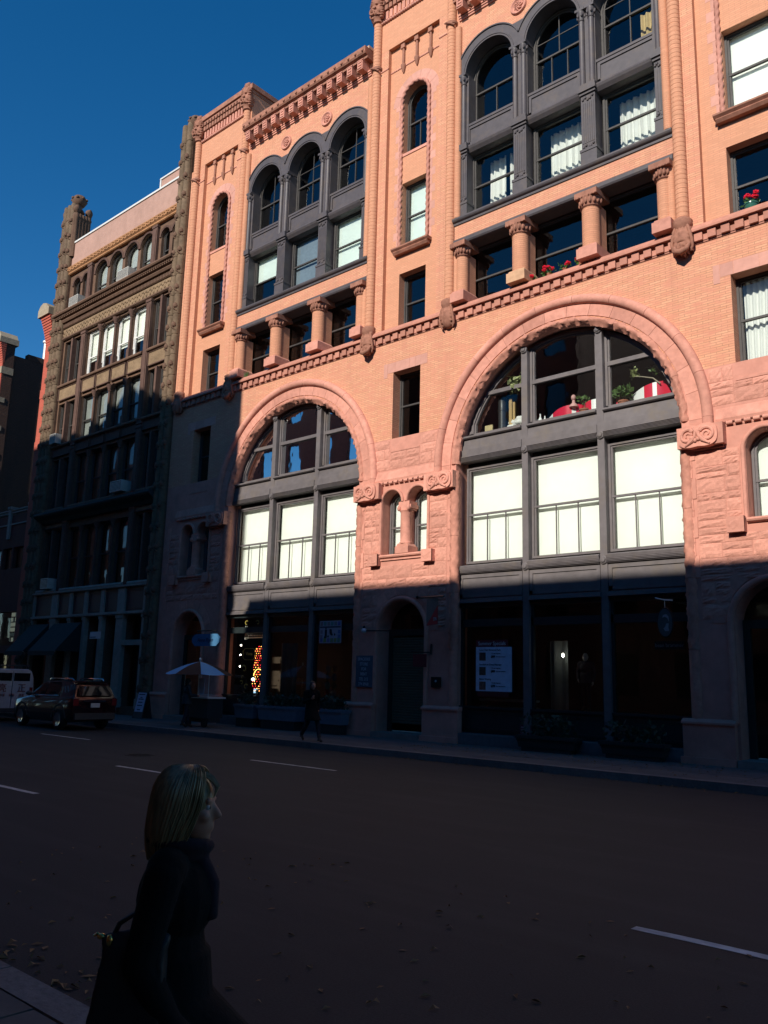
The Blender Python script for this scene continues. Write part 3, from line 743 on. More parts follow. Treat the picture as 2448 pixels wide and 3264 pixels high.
# ---------------- carved heads under the shafts, beasts on top
def g2(u, v, a, b, s): return math.exp(-((u-a)**2+(v-b)**2)/(s*s))
def carved_head(beard, seed):
    r = random.Random(seed); ph = r.random()*6
    mb = MB()
    def f(x, y, z):
        if y > .25: return 1.0
        k = 1.0
        k += .30*math.exp(-(x/.16)**2)*math.exp(-((z-.02)/.24)**2)                       # nose
        k += .13*math.exp(-((z-.30)/.08)**2)*math.exp(-(x/.5)**2)                        # brow
        k -= .12*(g2(x, z, -.28, .16, .14)+g2(x, z, .28, .16, .14))                      # eyes
        k += .05*(g2(x, z, -.28, .16, .05)+g2(x, z, .28, .16, .05))
        k += .08*(g2(x, z, -.36, -.08, .17)+g2(x, z, .36, -.08, .17))                    # cheeks
        k -= .10*math.exp(-((z+.33)/.035)**2)*math.exp(-(x/.24)**2)                      # mouth
        k += .07*math.exp(-((z+.25)/.05)**2)*math.exp(-(x/.3)**2)
        if beard:
            b = max(0, min(1, (-.36-z)/.1)); k += b*(.16+.09*sin(x*17+ph+4*z)+.05*sin(z*25+x*9))
            k += .12*math.exp(-((z+.24)/.06)**2)*math.exp(-((abs(x)-.26)/.2)**2)
        else: k += .10*g2(x, z, 0, -.55, .22)
        hs = max(0, min(1, (abs(x)-.58)/.1)); k += hs*(.14+.10*sin(z*23+ph))             # hair at the sides
        ht = max(0, min(1, (z-.46)/.08)); k += ht*(.12+.08*sin(x*19+ph))                 # and over the brow
        return k
    mb.ball((0, 0, -.42), (.225, .20, .40), 40, 34, f)
    mb.lathe([(.17, -.2), (.22, -.1), (.25, -.02), (.235, .03), (.25, .07), (.2, .13), (.16, .14)], 0, 0, 22)   # collar under the shaft
    for s in (-1, 1):
        for q in range(4): mb.tube([(s*.14, -.10, -.06-q*.02), (s*(.2+.02*q), -.13, -.22-.1*q), (s*(.22+.012*q), -.06, -.40-.1*q), (s*.19, -.05, -.52-.1*q)], [.035, .045, .04, .02], 7)
    if beard: mb.tube([(-.2, -.1, -.62), (-.14, -.2, -.80), (0, -.23, -.86), (.14, -.2, -.80), (.2, -.1, -.62)], [.04, .07, .09, .07, .04], 8)
    return mb
heads = [carved_head(True, 1).mesh('carved_head', 60), carved_head(False, 2).mesh('carved_head', 60), carved_head(True, 5).mesh('carved_head', 60)]
for (i, s, k) in ((0, -1, 1), (0, 1, 0), (1, -1, 0), (1, 1, 1), (2, -1, 2)):
    link('carved_head', heads[k], TERRA, B, (PC[i]+s*1.72, 19.93, 13.46))
bt = MB()
def fb(x, y, z): return 1+.14*sin(7*x+3)*sin(9*z+1)+.09*sin(15*z+5*x)+.07*sin(13*x-8*y)
bt.lathe([(.16, -.05), (.22, 0), (.2, .08), (.26, .16)], 0, 0, 16); bt.ball((0, -.03, .42), (.32, .28, .36), 26, 18, fb); bt.ball((-.02, -.02, .88), (.25, .24, .28), 22, 14, fb); bt.ball((.0, -.05, 1.14), (.16, .15, .18), 16, 10, fb)
p, r = spiral(-.04, .38, .16, 1.4, 1, -.31, .045); bt.tube(p, r, 8)
for q in range(8):
    a = -.35+q*.2; bt.ball((.26+.03*sin(q), -.12, .12+q*.10), (.08, .1, .05), 7, 5)
for q in range(5): bt.ball((-.22+.02*q, -.18, .74+q*.07), (.06, .08, .04), 7, 5)
multi('carved_beast', bt, TERRA, B, [(PC[i]+s*1.72, 19.95, 25.6) for i, s in ((0, -1), (0, 1), (1, -1), (1, 1), (2, -1))], 60)
# ---------------- belt course
led = MB(); led.profx([(19.82, 13.11), (19.82, 13.17), (19.96, 13.335), (20.12, 13.345), (20.12, 13.08), (19.95, 13.08), (19.93, 13.11)], XL, XR); obj('belt_course', led, DENT, B)
mt, ms = MB().box(-.105, .105, -.105, .0, 0, .235).mesh('dentil'), MB().box(-.06, .06, -.045, 0, 0, .15).mesh('dentil')
x = XL+.15; k = 0
while x < -3:
    link('dentil', mt, DENT, B, (x, 20.0, 12.87)); link('small_dentil', ms, DENT, B, (x+.17, 20.0, 12.87)); x += .34
fl = MB(); fl.box(XL, XR, 19.975, 20.0, 12.82, 12.868); obj('dentil_fillet', fl, DENT, B)
# ---------------- loggia: brick columns, iron lintel
for bx in BX:
    for k, u in enumerate((-3.49, -1.165, 1.165, 3.49)):
        half = k in (0, 3); x = bx+u+(.17 if k == 0 else -.17 if k == 3 else 0); r = .2 if half else .255
        m = MB(); pr = []; z = 13.72
        while z < 14.93: pr += [(r, z), (r, z+.055), (r-.004, z+.058), (r-.004, z+.062)]; z += .064
        m.lathe(pr, x, 20.02, 22); m.box(x-r*.93, x+r*.93, 20.04, 20.46, 13.7, 15.0)
        q = obj('loggia_column', m, BRICKV, B, 40)
        m = MB(); m.box(x-r-.06, x+r+.06, 19.70, 20.5, 13.36, 13.66); m.prism([(x-r-.06, 13.66), (x+r+.06, 13.66), (x+r, 13.73), (x-r, 13.73)], 19.76, 20.45)
        obj('column_base', m, STONE if (k, bx) != (1, BX[1]) else stone('pale_replaced_base', (.55, .33, .2), rv=0), q)
        m = MB(); m.lathe([(r+.01, 14.90), (r+.045, 14.93), (r+.01, 14.96), (r+.02, 15.0), (r+.06, 15.1), (r+.09, 15.2)], x, 20.02, 22)
        m.box(x-r-.09, x+r+.09, 19.70, 20.5, 15.2, 15.37)
        for e in range(7): xx = x-r-.05+(2*r+.1)*e/6; m.ball((xx, 19.70, 15.21), (.03, .035, .035), 6, 5)
        for e in range(9): a = pi+pi*e/8; m.ball((x+(r+.05)*cos(a), 20.02+(r+.05)*sin(a), 15.08), (.045, .045, .09), 7, 6)
        obj('capital', m, TERRA, q, 40)
    for k in range(3):
        xa, xb = bx-3.49+k*2.33, bx-3.49+(k+1)*2.33
        ins = .02
        sash_window(B, op(xa+ins, xb-ins, 13.37, 15.36), 20.5, 14.27, SASH, GLASSD, .06, low=1)
    m = MB(); m.profx([(19.93, 15.40), (19.90, 15.45), (19.90, 15.55), (19.95, 15.61), (20.1, 15.61), (20.58, 15.44), (20.58, 15.37), (20.0, 15.37)], bx-3.62, bx+3.62); obj('iron_lintel', m, IRON, B)
    m = MB(); m.box(bx-3.62, bx+3.62, 19.965, 20.05, 15.615, 16.09); obj('brick_band', m, BRICK, B)
    m = MB(); m.profx([(19.86, 16.22), (19.84, 16.26), (19.84, 16.31), (20.5, 16.35), (20.5, 16.10), (19.93, 16.10), (19.93, 16.17), (19.88, 16.2)], bx-3.64, bx+3.64); obj('iron_sill', m, IRON, B)
# ---------------- upper iron arcade
AX = (-2.33, 0, 2.33)
for j, bx in enumerate(BX):
    # arch plate: three arches that run into each other
    f_top = lambda x: max(21.48+sqrt(max(0, 1.27**2-(x-bx-a)**2)) for a in AX)
    ops = [op(bx+a-.9, bx+a+.9, 21.3, 21.48, True) for a in AX]
    m = MB(); xs0, xs1 = bx-3.44, bx+3.44
    ops2 = ops+[op(bx+a-1.17, bx+a+1.17, 21.0, 21.01, False) for a in ()]
    wall(m, xs0, xs1, 21.48, 23, ops, 19.97, 30, f_top)
    for o in ops: reveal(m, op(o['x0'], o['x1'], 21.48, 21.48, True), 19.97, 20.52, False)
    for a in AX:
        e = math.acos(1.165/1.27); lo = .0 if a == AX[2] else e; hi = pi if a == AX[0] else pi-e
        m.arc([(1.24, 19.97), (1.25, 19.93), (1.29, 19.93), (1.30, 20.03), (1.24, 20.03)], bx+a, 21.48, max(lo, .02), min(hi, pi-.02), 24)
        m.arc([(1.0, 19.975), (.985, 19.95), (.96, 19.95), (.95, 19.975)], bx+a, 21.48, 0, pi, 24)
    obj('arcade_plate', m, IRON, B)
    for k in range(4):
        x = bx-3.49+k*2.327; end = k in (0, 3)
        # upper pair of colonnettes (single at the ends)
        m = MB(); xs = ([x+.17] if k == 0 else [x-.17] if k == 3 else [x-.155, x+.155])
        for q in xs:
            m.lathe([(.10, 18.93), (.085, 18.97), (.085, 21.1), (.105, 21.12), (.085, 21.15), (.12, 21.3), (.15, 21.42)], q, 20.02, 14)
            m.box(q-.15, q+.15, 19.88, 20.2, 21.42, 21.5)
            for e in range(6): a = 2*pi*e/6; m.ball((q+.12*cos(a), 20.02+.12*sin(a), 21.30), (.04, .04, .08), 6, 5)
        if not end: m.box(x-.06, x+.06, 20.02, 20.52, 18.9, 21.48); m.box(x-.26, x+.26, 20.05, 20.52, 18.9, 21.45)
        else: xe = x+.02 if k == 0 else x-.34; m.box(xe, xe+.32, 20.05, 20.52, 18.9, 21.45)
        hw = .255 if not end else .17; xc = x if not end else (x+.17 if k == 0 else x-.17)
        m.box(xc-hw-.02, xc+hw+.02, 19.90, 20.38, 18.80, 18.92)
        q = obj('arcade_colonnettes', m, IRON, B, 40)
        # fluted pilaster below
        m = MB(); m.box(xc-hw, xc+hw, 19.97, 20.46, 16.34, 16.78); m.box(xc-hw-.015, xc+hw+.015, 19.95, 20.38, 16.78, 16.86)
        m.box(xc-hw+.03, xc+hw-.03, 20.0, 20.46, 16.86, 18.62); m.box(xc-hw, xc+hw, 19.95, 20.40, 18.62, 18.70); m.box(xc-hw-.03, xc+hw+.03, 19.90, 20.40, 18.70, 18.80)
        nf = 6 if not end else 3
        for e in range(nf): fx = xc-hw+.06+(2*hw-.12)*(e+.5)/nf; m.box(fx-.02, fx+.02, 19.985, 20.0, 17.05, 18.35)
        for z_ in (18.48, 16.93):
            for e in range(5): m.ball((xc-hw*.6+hw*.3*e, 19.985, z_+.05*sin(e*2)), (.04, .03, .05), 6, 5)
        obj('iron_pilaster', m, IRON, B, 40)
    for k in range(3):
        a = AX[k]; xa, xb = bx+a-.90, bx+a+.90
        o = op(xa, xb, 19.62, 21.46, True)
        cur = None
        sash_window(B, o, 20.47, 20.93, SASH, GLASS, .07, low=(3 if (k == 1 and j == 1) else 2), up=2 if not (k == 0 and j == 1) else 1, upbar=None if (k == 0) else 21.55)
        m = MB(); m.box(xa, xb, 20.12, 20.5, 18.86, 19.63); strip(m, [(xa+.02, 18.9), (xa+.02, 19.56), (xb-.02, 19.56), (xb-.02, 18.9), (xa+.02, 18.9)], .09, 20.085, 20.13)
        m.box(xa-.02, xb+.02, 20.06, 20.36, 19.57, 19.65); m.profx([(20.02, 18.72), (19.99, 18.79), (20.02, 18.86), (20.36, 18.88), (20.36, 18.6), (20.1, 18.62)], xa-.02, xb+.02)
        obj('arcade_panel', m, IRON, B)
        o = op(xa+.02, xb-.02, 16.36, 18.62)
        bl = None
        if j == 0: bl = [(BLIND2, 17.5, .12), (plain('grey_blue_blind', (.16, .2, .24), .8), 16.4, .12), (BLIND2, 16.4, .12)][k]
        f = sash_window(B, o, 20.40, 17.47, SASH, GLASS, .07, blind=bl)
        if j == 1:                                  # gathered white curtains
            cu = MB(); segs = [((xa+.36, xa+.98), (xa+1.12, xb-.08)), ((xa+.3, xb-.06),), ((xa+.28, xb-.05),)][k]
            for (u0, u1) in segs:
                n = int((u1-u0)/.02); vs_ = []
                for q in range(n+1):
                    x = u0+(u1-u0)*q/n; y = 20.92+.045*sin(x*31)+.02*sin(x*57+1)
                    vs_ += [(x, y, 16.4), (x+.01*sin(x*30), y, 18.55)]
                cu.add(vs_, [(2*q, 2*q+2, 2*q+3, 2*q+1) for q in range(n)])
            obj('curtain', cu, CURT, f, 60)
    # corrugated tan screen behind the last upper light
    if j == 1:
        cu = MB(); u0, u1 = bx+AX[2]+.1, bx+AX[2]+.84; n = 60; vs_ = []
        for q in range(n+1): x = u0+(u1-u0)*q/n; vs_ += [(x, 21.0+.04*sin(x*36), 19.6), (x, 21.0+.04*sin(x*36), 21.2)]
        cu.add(vs_, [(2*q, 2*q+2, 2*q+3, 2*q+1) for q in range(n)]); obj('curtain', cu, plain('tan_curtain', (.5, .36, .16), .8), B, 60)
    # medallions
    for a in (-1.165, 1.165):
        m = MB(); m.lathe([(0, -.02), (.1, -.03), (.17, -.015), (.2, -.03), (.235, -.075), (.275, -.07), (.30, -.02), (.30, .02)], 0, 0, 30); m.map(lambda x, y, z: (x, z, y))
        for q in range(7):
            t = 2*pi*q/7; m.tube([(.04*cos(t), -.03, .04*sin(t)), (.10*cos(t+.5), -.06, .10*sin(t+.5)), (.17*cos(t+1.1), -.035, .17*sin(t+1.1))], [.02, .032, .012], 6)
        obj('medallion', m, STONE, B, 40, loc=(bx+a, 20.0, 22.93))
    # cornice
    m = MB(); m.profx([(19.56, 24.34), (19.52, 24.40), (19.52, 24.62), (20.05, 24.62), (20.05, 24.2), (19.66, 24.2), (19.66, 24.3)], bx-3.55, bx+3.55); obj('cornice', m, TERRA, B)
    m = MB()
    for q in range(3): m.profx([(19.955-.03*q, 23.66+.07*q), (19.955-.03*q, 23.72+.07*q), (20.02, 23.72+.07*q), (20.02, 23.66+.07*q)], bx-3.5, bx+3.5)
    obj('cornice_steps', m, STONE, B)
    me = bpy.data.meshes.get('cornice_bracket')
    if not me:
        b = MB(); b.box(-.13, .13, -.40, .0, 0, .36); b.box(-.145, .145, -.42, .0, .36, .40)
        for z_ in (.05, .16, .28): b.box(-.09, .09, -.425, -.40, z_, z_+.06)
        b.box(-.11, -.06, -.425, -.40, .05, .34)
        b2 = MB(); b2.ball((0, -.14, .16), (.08, .14, .13), 10, 8, fb); b2.tube([(-.07, -.1, .3), (0, -.24, .2), (.06, -.12, .05)], [.03, .05, .02], 7)
        b3 = MB(); b3.ball((0, 0, 0), (.055, .055, .06), 8, 6); me, me2_, me3_ = b.mesh('cornice_bracket'), b2.mesh('cornice_leaf', 50), b3.mesh('cornice_ball', 50)
    n = 13; p_ = 7.0/n
    for q in range(n):
        k_ = link('cornice_bracket', me, STONE, B, (bx-3.5+(q+.5)*p_, 20.0, 23.8)); link('cornice_leaf', me2_, TERRA, B, (bx-3.5+(q+1)*p_, 20.0, 23.82)) if q < n-1 else None
    for q in range(20): link('cornice_ball', me3_, TERRA, B, (bx-3.42+q*.36, 19.51, 24.46))
# ---------------- shop fronts
SHOP = plain('dark_green_shop_paint', (.020, .028, .030), .35, 0, .15, 8, .08)
for j, bx in enumerate(BX):
    m = MB()
    for (xa, xb) in ((bx-3.5, bx-MU-.1), (bx-MU+.1, bx+MU-.1), (bx+MU+.1, bx+3.5)):
        m.box(xa, xb, 20.30, 20.42, 3.30, 3.52); m.box(xa, xb, 20.26, 20.5, 3.86, 3.98)
        m.box(xa, xb, 20.28, 20.5, .32, .98); m.box(xa, xb, 20.22, 20.5, .98, 1.05)
        strip(m, [(xa+.06, .40), (xa+.06, .92), (xb-.06, .92), (xb-.06, .40), (xa+.06, .40)], .06, 20.26, 20.29)
        m.box(xa, xa+.07, 20.3, 20.42, 1.0, 3.9); m.box(xb-.07, xb, 20.3, 20.42, 1.0, 3.9)
    f = obj('shopfront', m, SHOP, B)
    for (xa, xb) in ((bx-3.5, bx-MU-.1), (bx-MU+.1, bx+MU-.1), (bx+MU+.1, bx+3.5)):
        g = MB(); g.quad((xa, 20.36, 1.05), (xb, 20.36, 1.05), (xb, 20.36, 3.3), (xa, 20.36, 3.3)); obj('shop_pane', g, GLASS, f)
        g = MB(); g.quad((xa, 20.36, 3.52), (xb, 20.36, 3.52), (xb, 20.36, 3.86), (xa, 20.36, 3.86)); obj('transom_pane', g, GLASS, f)
    m = MB(); m.box(bx-3.5, bx+3.5, 19.86, 20.5, 0, .3); obj('shop_plinth', m, stone('granite_plinth', (.12, .12, .125), rv=0), B)
    m = MB(); m.box(bx-3.5, bx+3.5, 20.5, 22.9, .9, 1.0); m.box(bx-3.6, bx+3.6, 22.6, 22.7, .9, 4.0); obj('display_floor', m, plain('dark_timber', (.05, .032, .02), .6), B)
# ================================================================== street
asph = NT('asphalt'); v = asph.obc(); n1 = asph.noise(v, 60, 4, .7); n2 = asph.noise(v, .55, 4, .6); n3 = asph.noise(asph.obc(.25, 2.2, 1), 1.0, 4)
cA = asph.mix(asph.ramp(n1, .3, .75), (.018, .018, .0183), (.041, .0405, .040)); cA = asph.mix(asph.math('MULTIPLY', asph.ramp(n2, .45, .7), .5), cA, (.02, .019, .018)); cA = asph.mix(asph.math('MULTIPLY', asph.ramp(n3, .5, .75), .4), cA, (.055, .052, .048))
asph.bsdf(cA, .82, asph.bump(n1, .5, .006), 0, .3); ASPH = asph.m
conc = NT('pavement_concrete'); v = conc.obc(); n1 = conc.noise(v, 35, 4); n2 = conc.noise(v, .8, 5, .65)
cA = conc.mix(conc.ramp(n2, .3, .7), (.07, .069, .067), (.14, .137, .13)); cA = conc.mix(conc.math('MULTIPLY', conc.ramp(n1, .45, .75), .35), cA, (.07, .068, .066)); conc.bsdf(cA, .85, conc.bump(n1, .3, .004), 0, .3); CONC = conc.m
KF, KN = 16.45, 2.62                                  # kerb lines far and near
RZ = -.15
g = MB(); g.box(-420, 420, -300, 420, -1.2, RZ-.008); structure(obj('ground', g, plain('city_ground', (.08, .078, .075), .9)))
g = MB(); g.box(-300, 300, KN+.0, KF, -.6, RZ); structure(obj('road', g, ASPH))
def pavement(name, y0, y1):
    e = bpy.data.objects.new(name, None); C.objects.link(e); e.location = (0, y0, 0); structure(e); WC.add(e.name)
    base = MB(); base.box(-300, 300, y0, y1, -.5, -.02); obj('pavement_bed', base, plain('joint_dirt', (.05, .047, .043), .9), e)
    return e
pf = pavement('far_pavement', KF+.2, 21.0); pn = pavement('near_pavement', -4, KN-.2)
r = random.Random(4)
def slabs(e, x0, x1, y0, y1, sx, sy):
    mes = [MB().box(0, sx-.012, 0, sy-.012, -.1, dz).mesh('paving_slab') for dz in (0, .002, -.002)]
    nx = int((x1-x0)/sx); ny = int(round((y1-y0)/sy))
    for i in range(nx):
        for q in range(ny): link('paving_slab', r.choice(mes), CONC, e, (x0+i*sx, y0+q*sy, r.uniform(-.002, .003)))
slabs(pf, -34.5, -1.5, KF+.2, 20.0, 1.5, 1.18); slabs(pn, -9, 3, KN-.2-1.5*3, KN-.2, 1.5, 1.5)
for nm, x0, x1, y0, y1 in (('far', -300, -34.5, KF+.2, 21), ('far', -1.5, 300, KF+.2, 21)):
    m = MB(); m.box(x0, x1, y0, y1, -.1, 0); structure(obj('pavement', m, CONC))
for nm, x0, x1, y0, y1 in (('near', -300, -9, -4, KN-.2), ('near', 3, 300, -4, KN-.2)):
    m = MB(); m.box(x0, x1, y0, y1, -.1, 0); structure(obj('pavement', m, CONC))
KERB = stone('kerb_granite', (.15, .145, .14), rv=.12, var=.2, scale=20)
for nm, y0 in (('far_kerb', KF), ('near_kerb', KN-.2)):
    e = bpy.data.objects.new(nm, None); C.objects.link(e); e.location = (0, y0, 0); structure(e); WC.add(e.name)
    m = MB(); m.prism([(0, -.5), (2.385, -.5), (2.385, .0), (0, .0)], 0, .2); m.map(lambda x, y, z: (x, y+(.015 if z < -.1 and nm == 'far_kerb' else 0), z)); me = m.mesh('kerb_stone')
    for i in range(36): link('kerb_stone', me, KERB, e, (-70+i*2.4, y0, .004))
    m = MB(); m.box(-300, -70.02, 0, .2, -.5, .004); m.box(16.42, 300, 0, .2, -.5, .004); m.shift(0, y0, 0); obj('kerb_run', m, KERB, e)
PAINT = plain('worn_road_paint', (.55, .55, .52), .8, 0, .25, 12, .2, dirt=(.2, .2, .2))
def dash(x0, x1, y, w=.11, label=''):
    n = max(3, int((x1-x0)/.35)); q = random.Random(int(x0*10)); mb = MB(); vs_ = []
    for i in range(n+1):
        x = x0+(x1-x0)*i/n; vs_ += [(x, y-w/2+q.uniform(-.012, .012), RZ+.004), (x, y+w/2+q.uniform(-.012, .012), RZ+.004)]
    mb.add(vs_, [(2*i, 2*i+2, 2*i+3, 2*i+1) for i in range(n)])
    return structure(obj('lane_marking', mb, PAINT))
for x0_, x1_, y_ in ((-3.26, -.3, 6.70), (-16.1, -13.1, 6.70), (-16.03, -14.1, 9.88), (-15.53, -12.79, 12.98), (-25.4, -22.6, 12.98), (-28.9, -26.0, 9.88)): dash(x0_, x1_, y_, .1)
m = MB(); m.lathe([(0, .0), (.30, .0), (.31, .004), (.34, .004), (.345, -.02)], 0, 0, 28)
for a in range(5):
    for b_ in range(5):
        if hypot(a-2, b_-2) < 2.5: m.box((a-2)*.1-.03, (a-2)*.1+.03, (b_-2)*.1-.03, (b_-2)*.1+.03, 0, .006)
o = tag(obj('manhole_cover', m, plain('cast_iron_cover', (.03, .028, .027), .6, .5), loc=(-17.9, 11.6, RZ+.003)), 'round cast iron manhole cover in the roadway', 'manhole cover')
# fallen leaves in the near gutter and on the far pavement
lf = MB(); q = random.Random(9)
def leaf(x, y, z, s):
    a = q.random()*6.28; c_, s_ = cos(a)*s, sin(a)*s; up = q.uniform(.004, .03)
    lf.add([(x-c_, y-s_, z), (x-s_*.45, y+c_*.45, z+up), (x+c_, y+s_, z+.004), (x+s_*.45, y-c_*.45, z+up*.6)], [(0, 1, 2, 3)])
for i in range(420): leaf(-9+8.5*q.random(), KN+.05+abs(q.gauss(0, .22)), RZ+.005, q.uniform(.02, .055))
for i in range(160): leaf(-9+7*q.random(), KN+.1+q.random()*4, RZ+.005, q.uniform(.02, .04))
for i in range(500): leaf(-15+12*q.random(), KF+.3+q.random()**.6*3.0, .008, q.uniform(.02, .045))
for i in range(200): leaf(-15+12*q.random(), KF-.05-abs(q.gauss(0, .15)), RZ+.006, q.uniform(.02, .045))
lo = obj('fallen_leaves', lf, plain('dry_leaves', (.20, .12, .05), .8, rv=0)); structure(lo, 'stuff'); lo['label'] = 'dry brown leaves scattered along the gutters'

# ================================================================== buildings across the street, behind the camera (they cast the long shadow)
YB = -1.5; DY = 20-YB
def sh(x, z): return (x-SX*DY, z+TE*DY)              # where a shadow point on the facade comes from
OPB = brick('opposite_brick', (.17, .075, .055), (.15, .065, .048), (.12, .085, .07), .21, .075)
def block(name, xs0, xs1, zs, label, x0=None, x1=None, depth=16):
    a = sh(xs0, zs) if x0 is None else (x0, sh(0, zs)[1]); b = sh(xs1, zs)[0] if x1 is None else x1
    e = empty(name, ((a[0]+b)/2, YB, 0), label, 'building', wc=True); z1 = a[1]
    wn = []; n = max(1, int((b-a[0])/3.2)) if b-a[0] > 3 else 0
    if n:
        p = (b-a[0])/n
        fl = int((z1-1)/4.0)
        for k in range(fl):
            for i in range(n): wn.append(op(a[0]+p*(i+.28), a[0]+p*(i+.72), 1.2+k*4.0, 3.4+k*4.0))
    m = MB(); wall(m, a[0], b, 0, z1, wn, YB)
    for o in wn: reveal(m, o, YB, YB-.25)
    m.box(a[0], b, YB-depth, YB-.3, 0, z1); m.box(a[0]-.0, b+.0, YB-.35, YB-.001, z1-.5, z1)
    m.quad((a[0], YB, 0), (a[0], YB-.35, 0), (a[0], YB-.35, z1), (a[0], YB, z1)); m.quad((b, YB, 0), (b, YB-.35, 0), (b, YB-.35, z1), (b, YB, z1))
    obj('wall', m, OPB, e)
    me = None
    for o in wn:
        if me is None:
            g = MB(); g.quad((0, 0, 0), (o['x1']-o['x0'], 0, 0), (o['x1']-o['x0'], 0, 2.2), (0, 0, 2.2)); me = g.mesh('window')
        link('window', me, glass('opposite_glass', (.3, .3, .3)), e, (o['x0'], YB-.2, o['z0']))
    return e
block('low_brick_building', -24.78, 0, 4.66, 'low flat-roofed brick building behind the camera', x1=70)
block('narrow_infill', -25.62, -24.8, 1.2, 'narrow low infill between two brick buildings behind the camera')
t = block('tall_brick_building', 0, -25.64, 13.36, 'tall brick building with a rooftop shed behind the camera', x0=-95)
m = MB(); pts = [sh(x, z) for x, z in ((-38.9, 13.3), (-30.9, 13.3), (-31.2, 13.95), (-33.0, 14.45), (-33.8, 14.8), (-34.45, 15.35), (-34.6, 15.35), (-35.3, 14.9), (-35.75, 14.5), (-37.2, 13.85), (-38.6, 13.45))]
m.prism(pts, YB-2.5, YB-.02); obj('roof_shed', m, OPB, t)
# ================================================================== brown terracotta building
BR = empty('brown_terracotta_building', (-36, 20, 0), 'brown terracotta building with arched top windows and knobbed corner shafts', 'building', wc=True)
BRN = stone('brown_terracotta', (.14, .082, .055), rv=.05, var=.2, dirt=(.09, .05, .035)); TAN = stone('tan_terracotta', (.24, .165, .10), rv=.08, var=.3, scale=16, bump=1, dirt=(.14, .09, .05)); DKB = stone('dark_brown_stone', (.115, .066, .052), rv=.04, var=.2)
PARP = plain('pinkish_stucco', (.40, .24, .19), .85, 0, .1, 3, .2, dirt=(.3, .18, .14))
ORN = stone('orange_terracotta_frieze', (.36, .18, .085), rv=0, var=.3, scale=14, bump=1)
x0b, x1b = -41.2, -31.0
rows = []
narrow = [(-40.65, -39.95), (-39.72, -39.05), (-32.52, -31.84), (-31.6, -31.05)]; wide = [(-38.42, -37.28), (-37.02, -35.88), (-35.64, -34.50), (-34.25, -33.14)]
ops = [op(a, b, 20.42, 21.9, True) for a, b in narrow+wide]
r2 = [op(a, b, 16.36, 18.78) for a, b in [(-40.95, -40.12), (-39.98, -39.12), (-32.72, -32.02), (-31.88, -31.12)]+[(-38.66, -37.36), (-37.26, -35.96), (-35.86, -34.56), (-34.46, -33.16)]]
r3 = [dict(o, z0=13.05, z1=15.33) for o in r2]; r4 = [dict(o, z0=9.72, z1=12.3) for o in r2]; r5 = [dict(o, z0=5.62, z1=8.6) for o in r2]
gr = [op(a, b, .35, 4.2) for a, b in [(-40.9, -39.25), (-38.62, -37.6), (-37.25, -36.3), (-35.85, -34.85), (-34.35, -33.4), (-32.75, -31.4)]]
allw = ops+r2+r3+r4+r5
m = MB(); wall(m, x0b, x1b, 0, 23.1, allw+gr, 20.08)
for o in allw: reveal(m, o, 20.08, 20.42)
for o in gr: reveal(m, o, 20.08, 20.5)
obj('wall', m, BRN, BR)
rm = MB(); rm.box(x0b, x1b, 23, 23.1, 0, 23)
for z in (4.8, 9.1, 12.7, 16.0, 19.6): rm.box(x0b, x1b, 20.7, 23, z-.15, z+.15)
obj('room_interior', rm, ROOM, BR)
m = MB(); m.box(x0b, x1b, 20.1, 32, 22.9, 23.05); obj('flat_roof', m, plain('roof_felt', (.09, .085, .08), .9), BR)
m = MB(); m.box(x0b, x1b, 20.02, 20.3, 23.11, 24.46); obj('parapet', m, PARP, BR)
m = MB(); m.box(x0b-.02, x1b+.02, 19.97, 20.36, 24.465, 24.56); obj('parapet_coping', m, METAL, BR)
m = MB(); m.box(-32.85, -31.05, 20.04, 24, 24.565, 25.0); obj('roof_bulkhead', m, PARP, BR); m = MB(); m.box(-32.95, -31.0, 19.99, 24.05, 25.003, 25.08); m.box(-32.95, -32.853, 20.0, 24, 24.565, 25.0); obj('bulkhead_flashing', m, METAL, BR)
m = MB()
prof = [(19.94, 22.62), (19.90, 22.66), (19.92, 22.74), (19.86, 22.80), (19.86, 23.02), (19.93, 23.1), (20.06, 23.1), (20.06, 22.6)]; m.profx(prof, x0b, x1b); fz = obj('leaf_frieze', m, ORN, BR)
def band(z0, z1, x0, x1, y, mat, step=.30, nm='carved_band'):
    m = MB(); m.box(x0, x1, y, 20.1, z0, z1); b = obj(nm, m, mat, BR)
    m = MB(); n = int((x1-x0)/step); h = z1-z0
    for k in range(n):
        x = x0+(k+.5)*(x1-x0)/n
        for q in range(3): a = k*2.1+q*2.2; m.ball((x+.09*cos(a), y-.005, (z0+z1)/2+.3*h*sin(a)), (.07, .035, .2*h), 6, 4)
    structure(obj('carved_leaves', m, mat, b, 60), 'stuff')
band(22.80, 23.04, x0b, x1b, 19.855, ORN, .34)
band(19.06, 19.52, x0b, x1b, 19.99, TAN)
m = MB(); m.profx([(19.98, 18.88), (19.92, 18.93), (19.92, 19.0), (19.98, 19.05), (20.1, 19.05), (20.1, 18.88)], x0b, x1b); obj('frieze_moulding', m, BRN, BR)
m = MB(); m.profx([(19.62, 20.24), (19.58, 20.30), (19.60, 20.38), (20.1, 20.44), (20.1, 19.86), (19.86, 19.84), (19.80, 19.94), (19.84, 20.02), (19.72, 20.06), (19.72, 20.2)], x0b-.55, x1b+.1); obj('cornice', m, BRN, BR)
me = MB().box(-.04, .04, -.07, .0, 0, .18).mesh('dentil'); me2 = MB().ball((0, 0, 0), (.05, .06, .05), 6, 5).mesh('cornice_bead')
for k in range(84): link('dentil', me, BRN, BR, (x0b+.06+k*.1205, 19.99, 19.58))
for k in range(62): link('cornice_bead', me2, BRN, BR, (x0b-.4+k*.172, 19.70, 20.13))
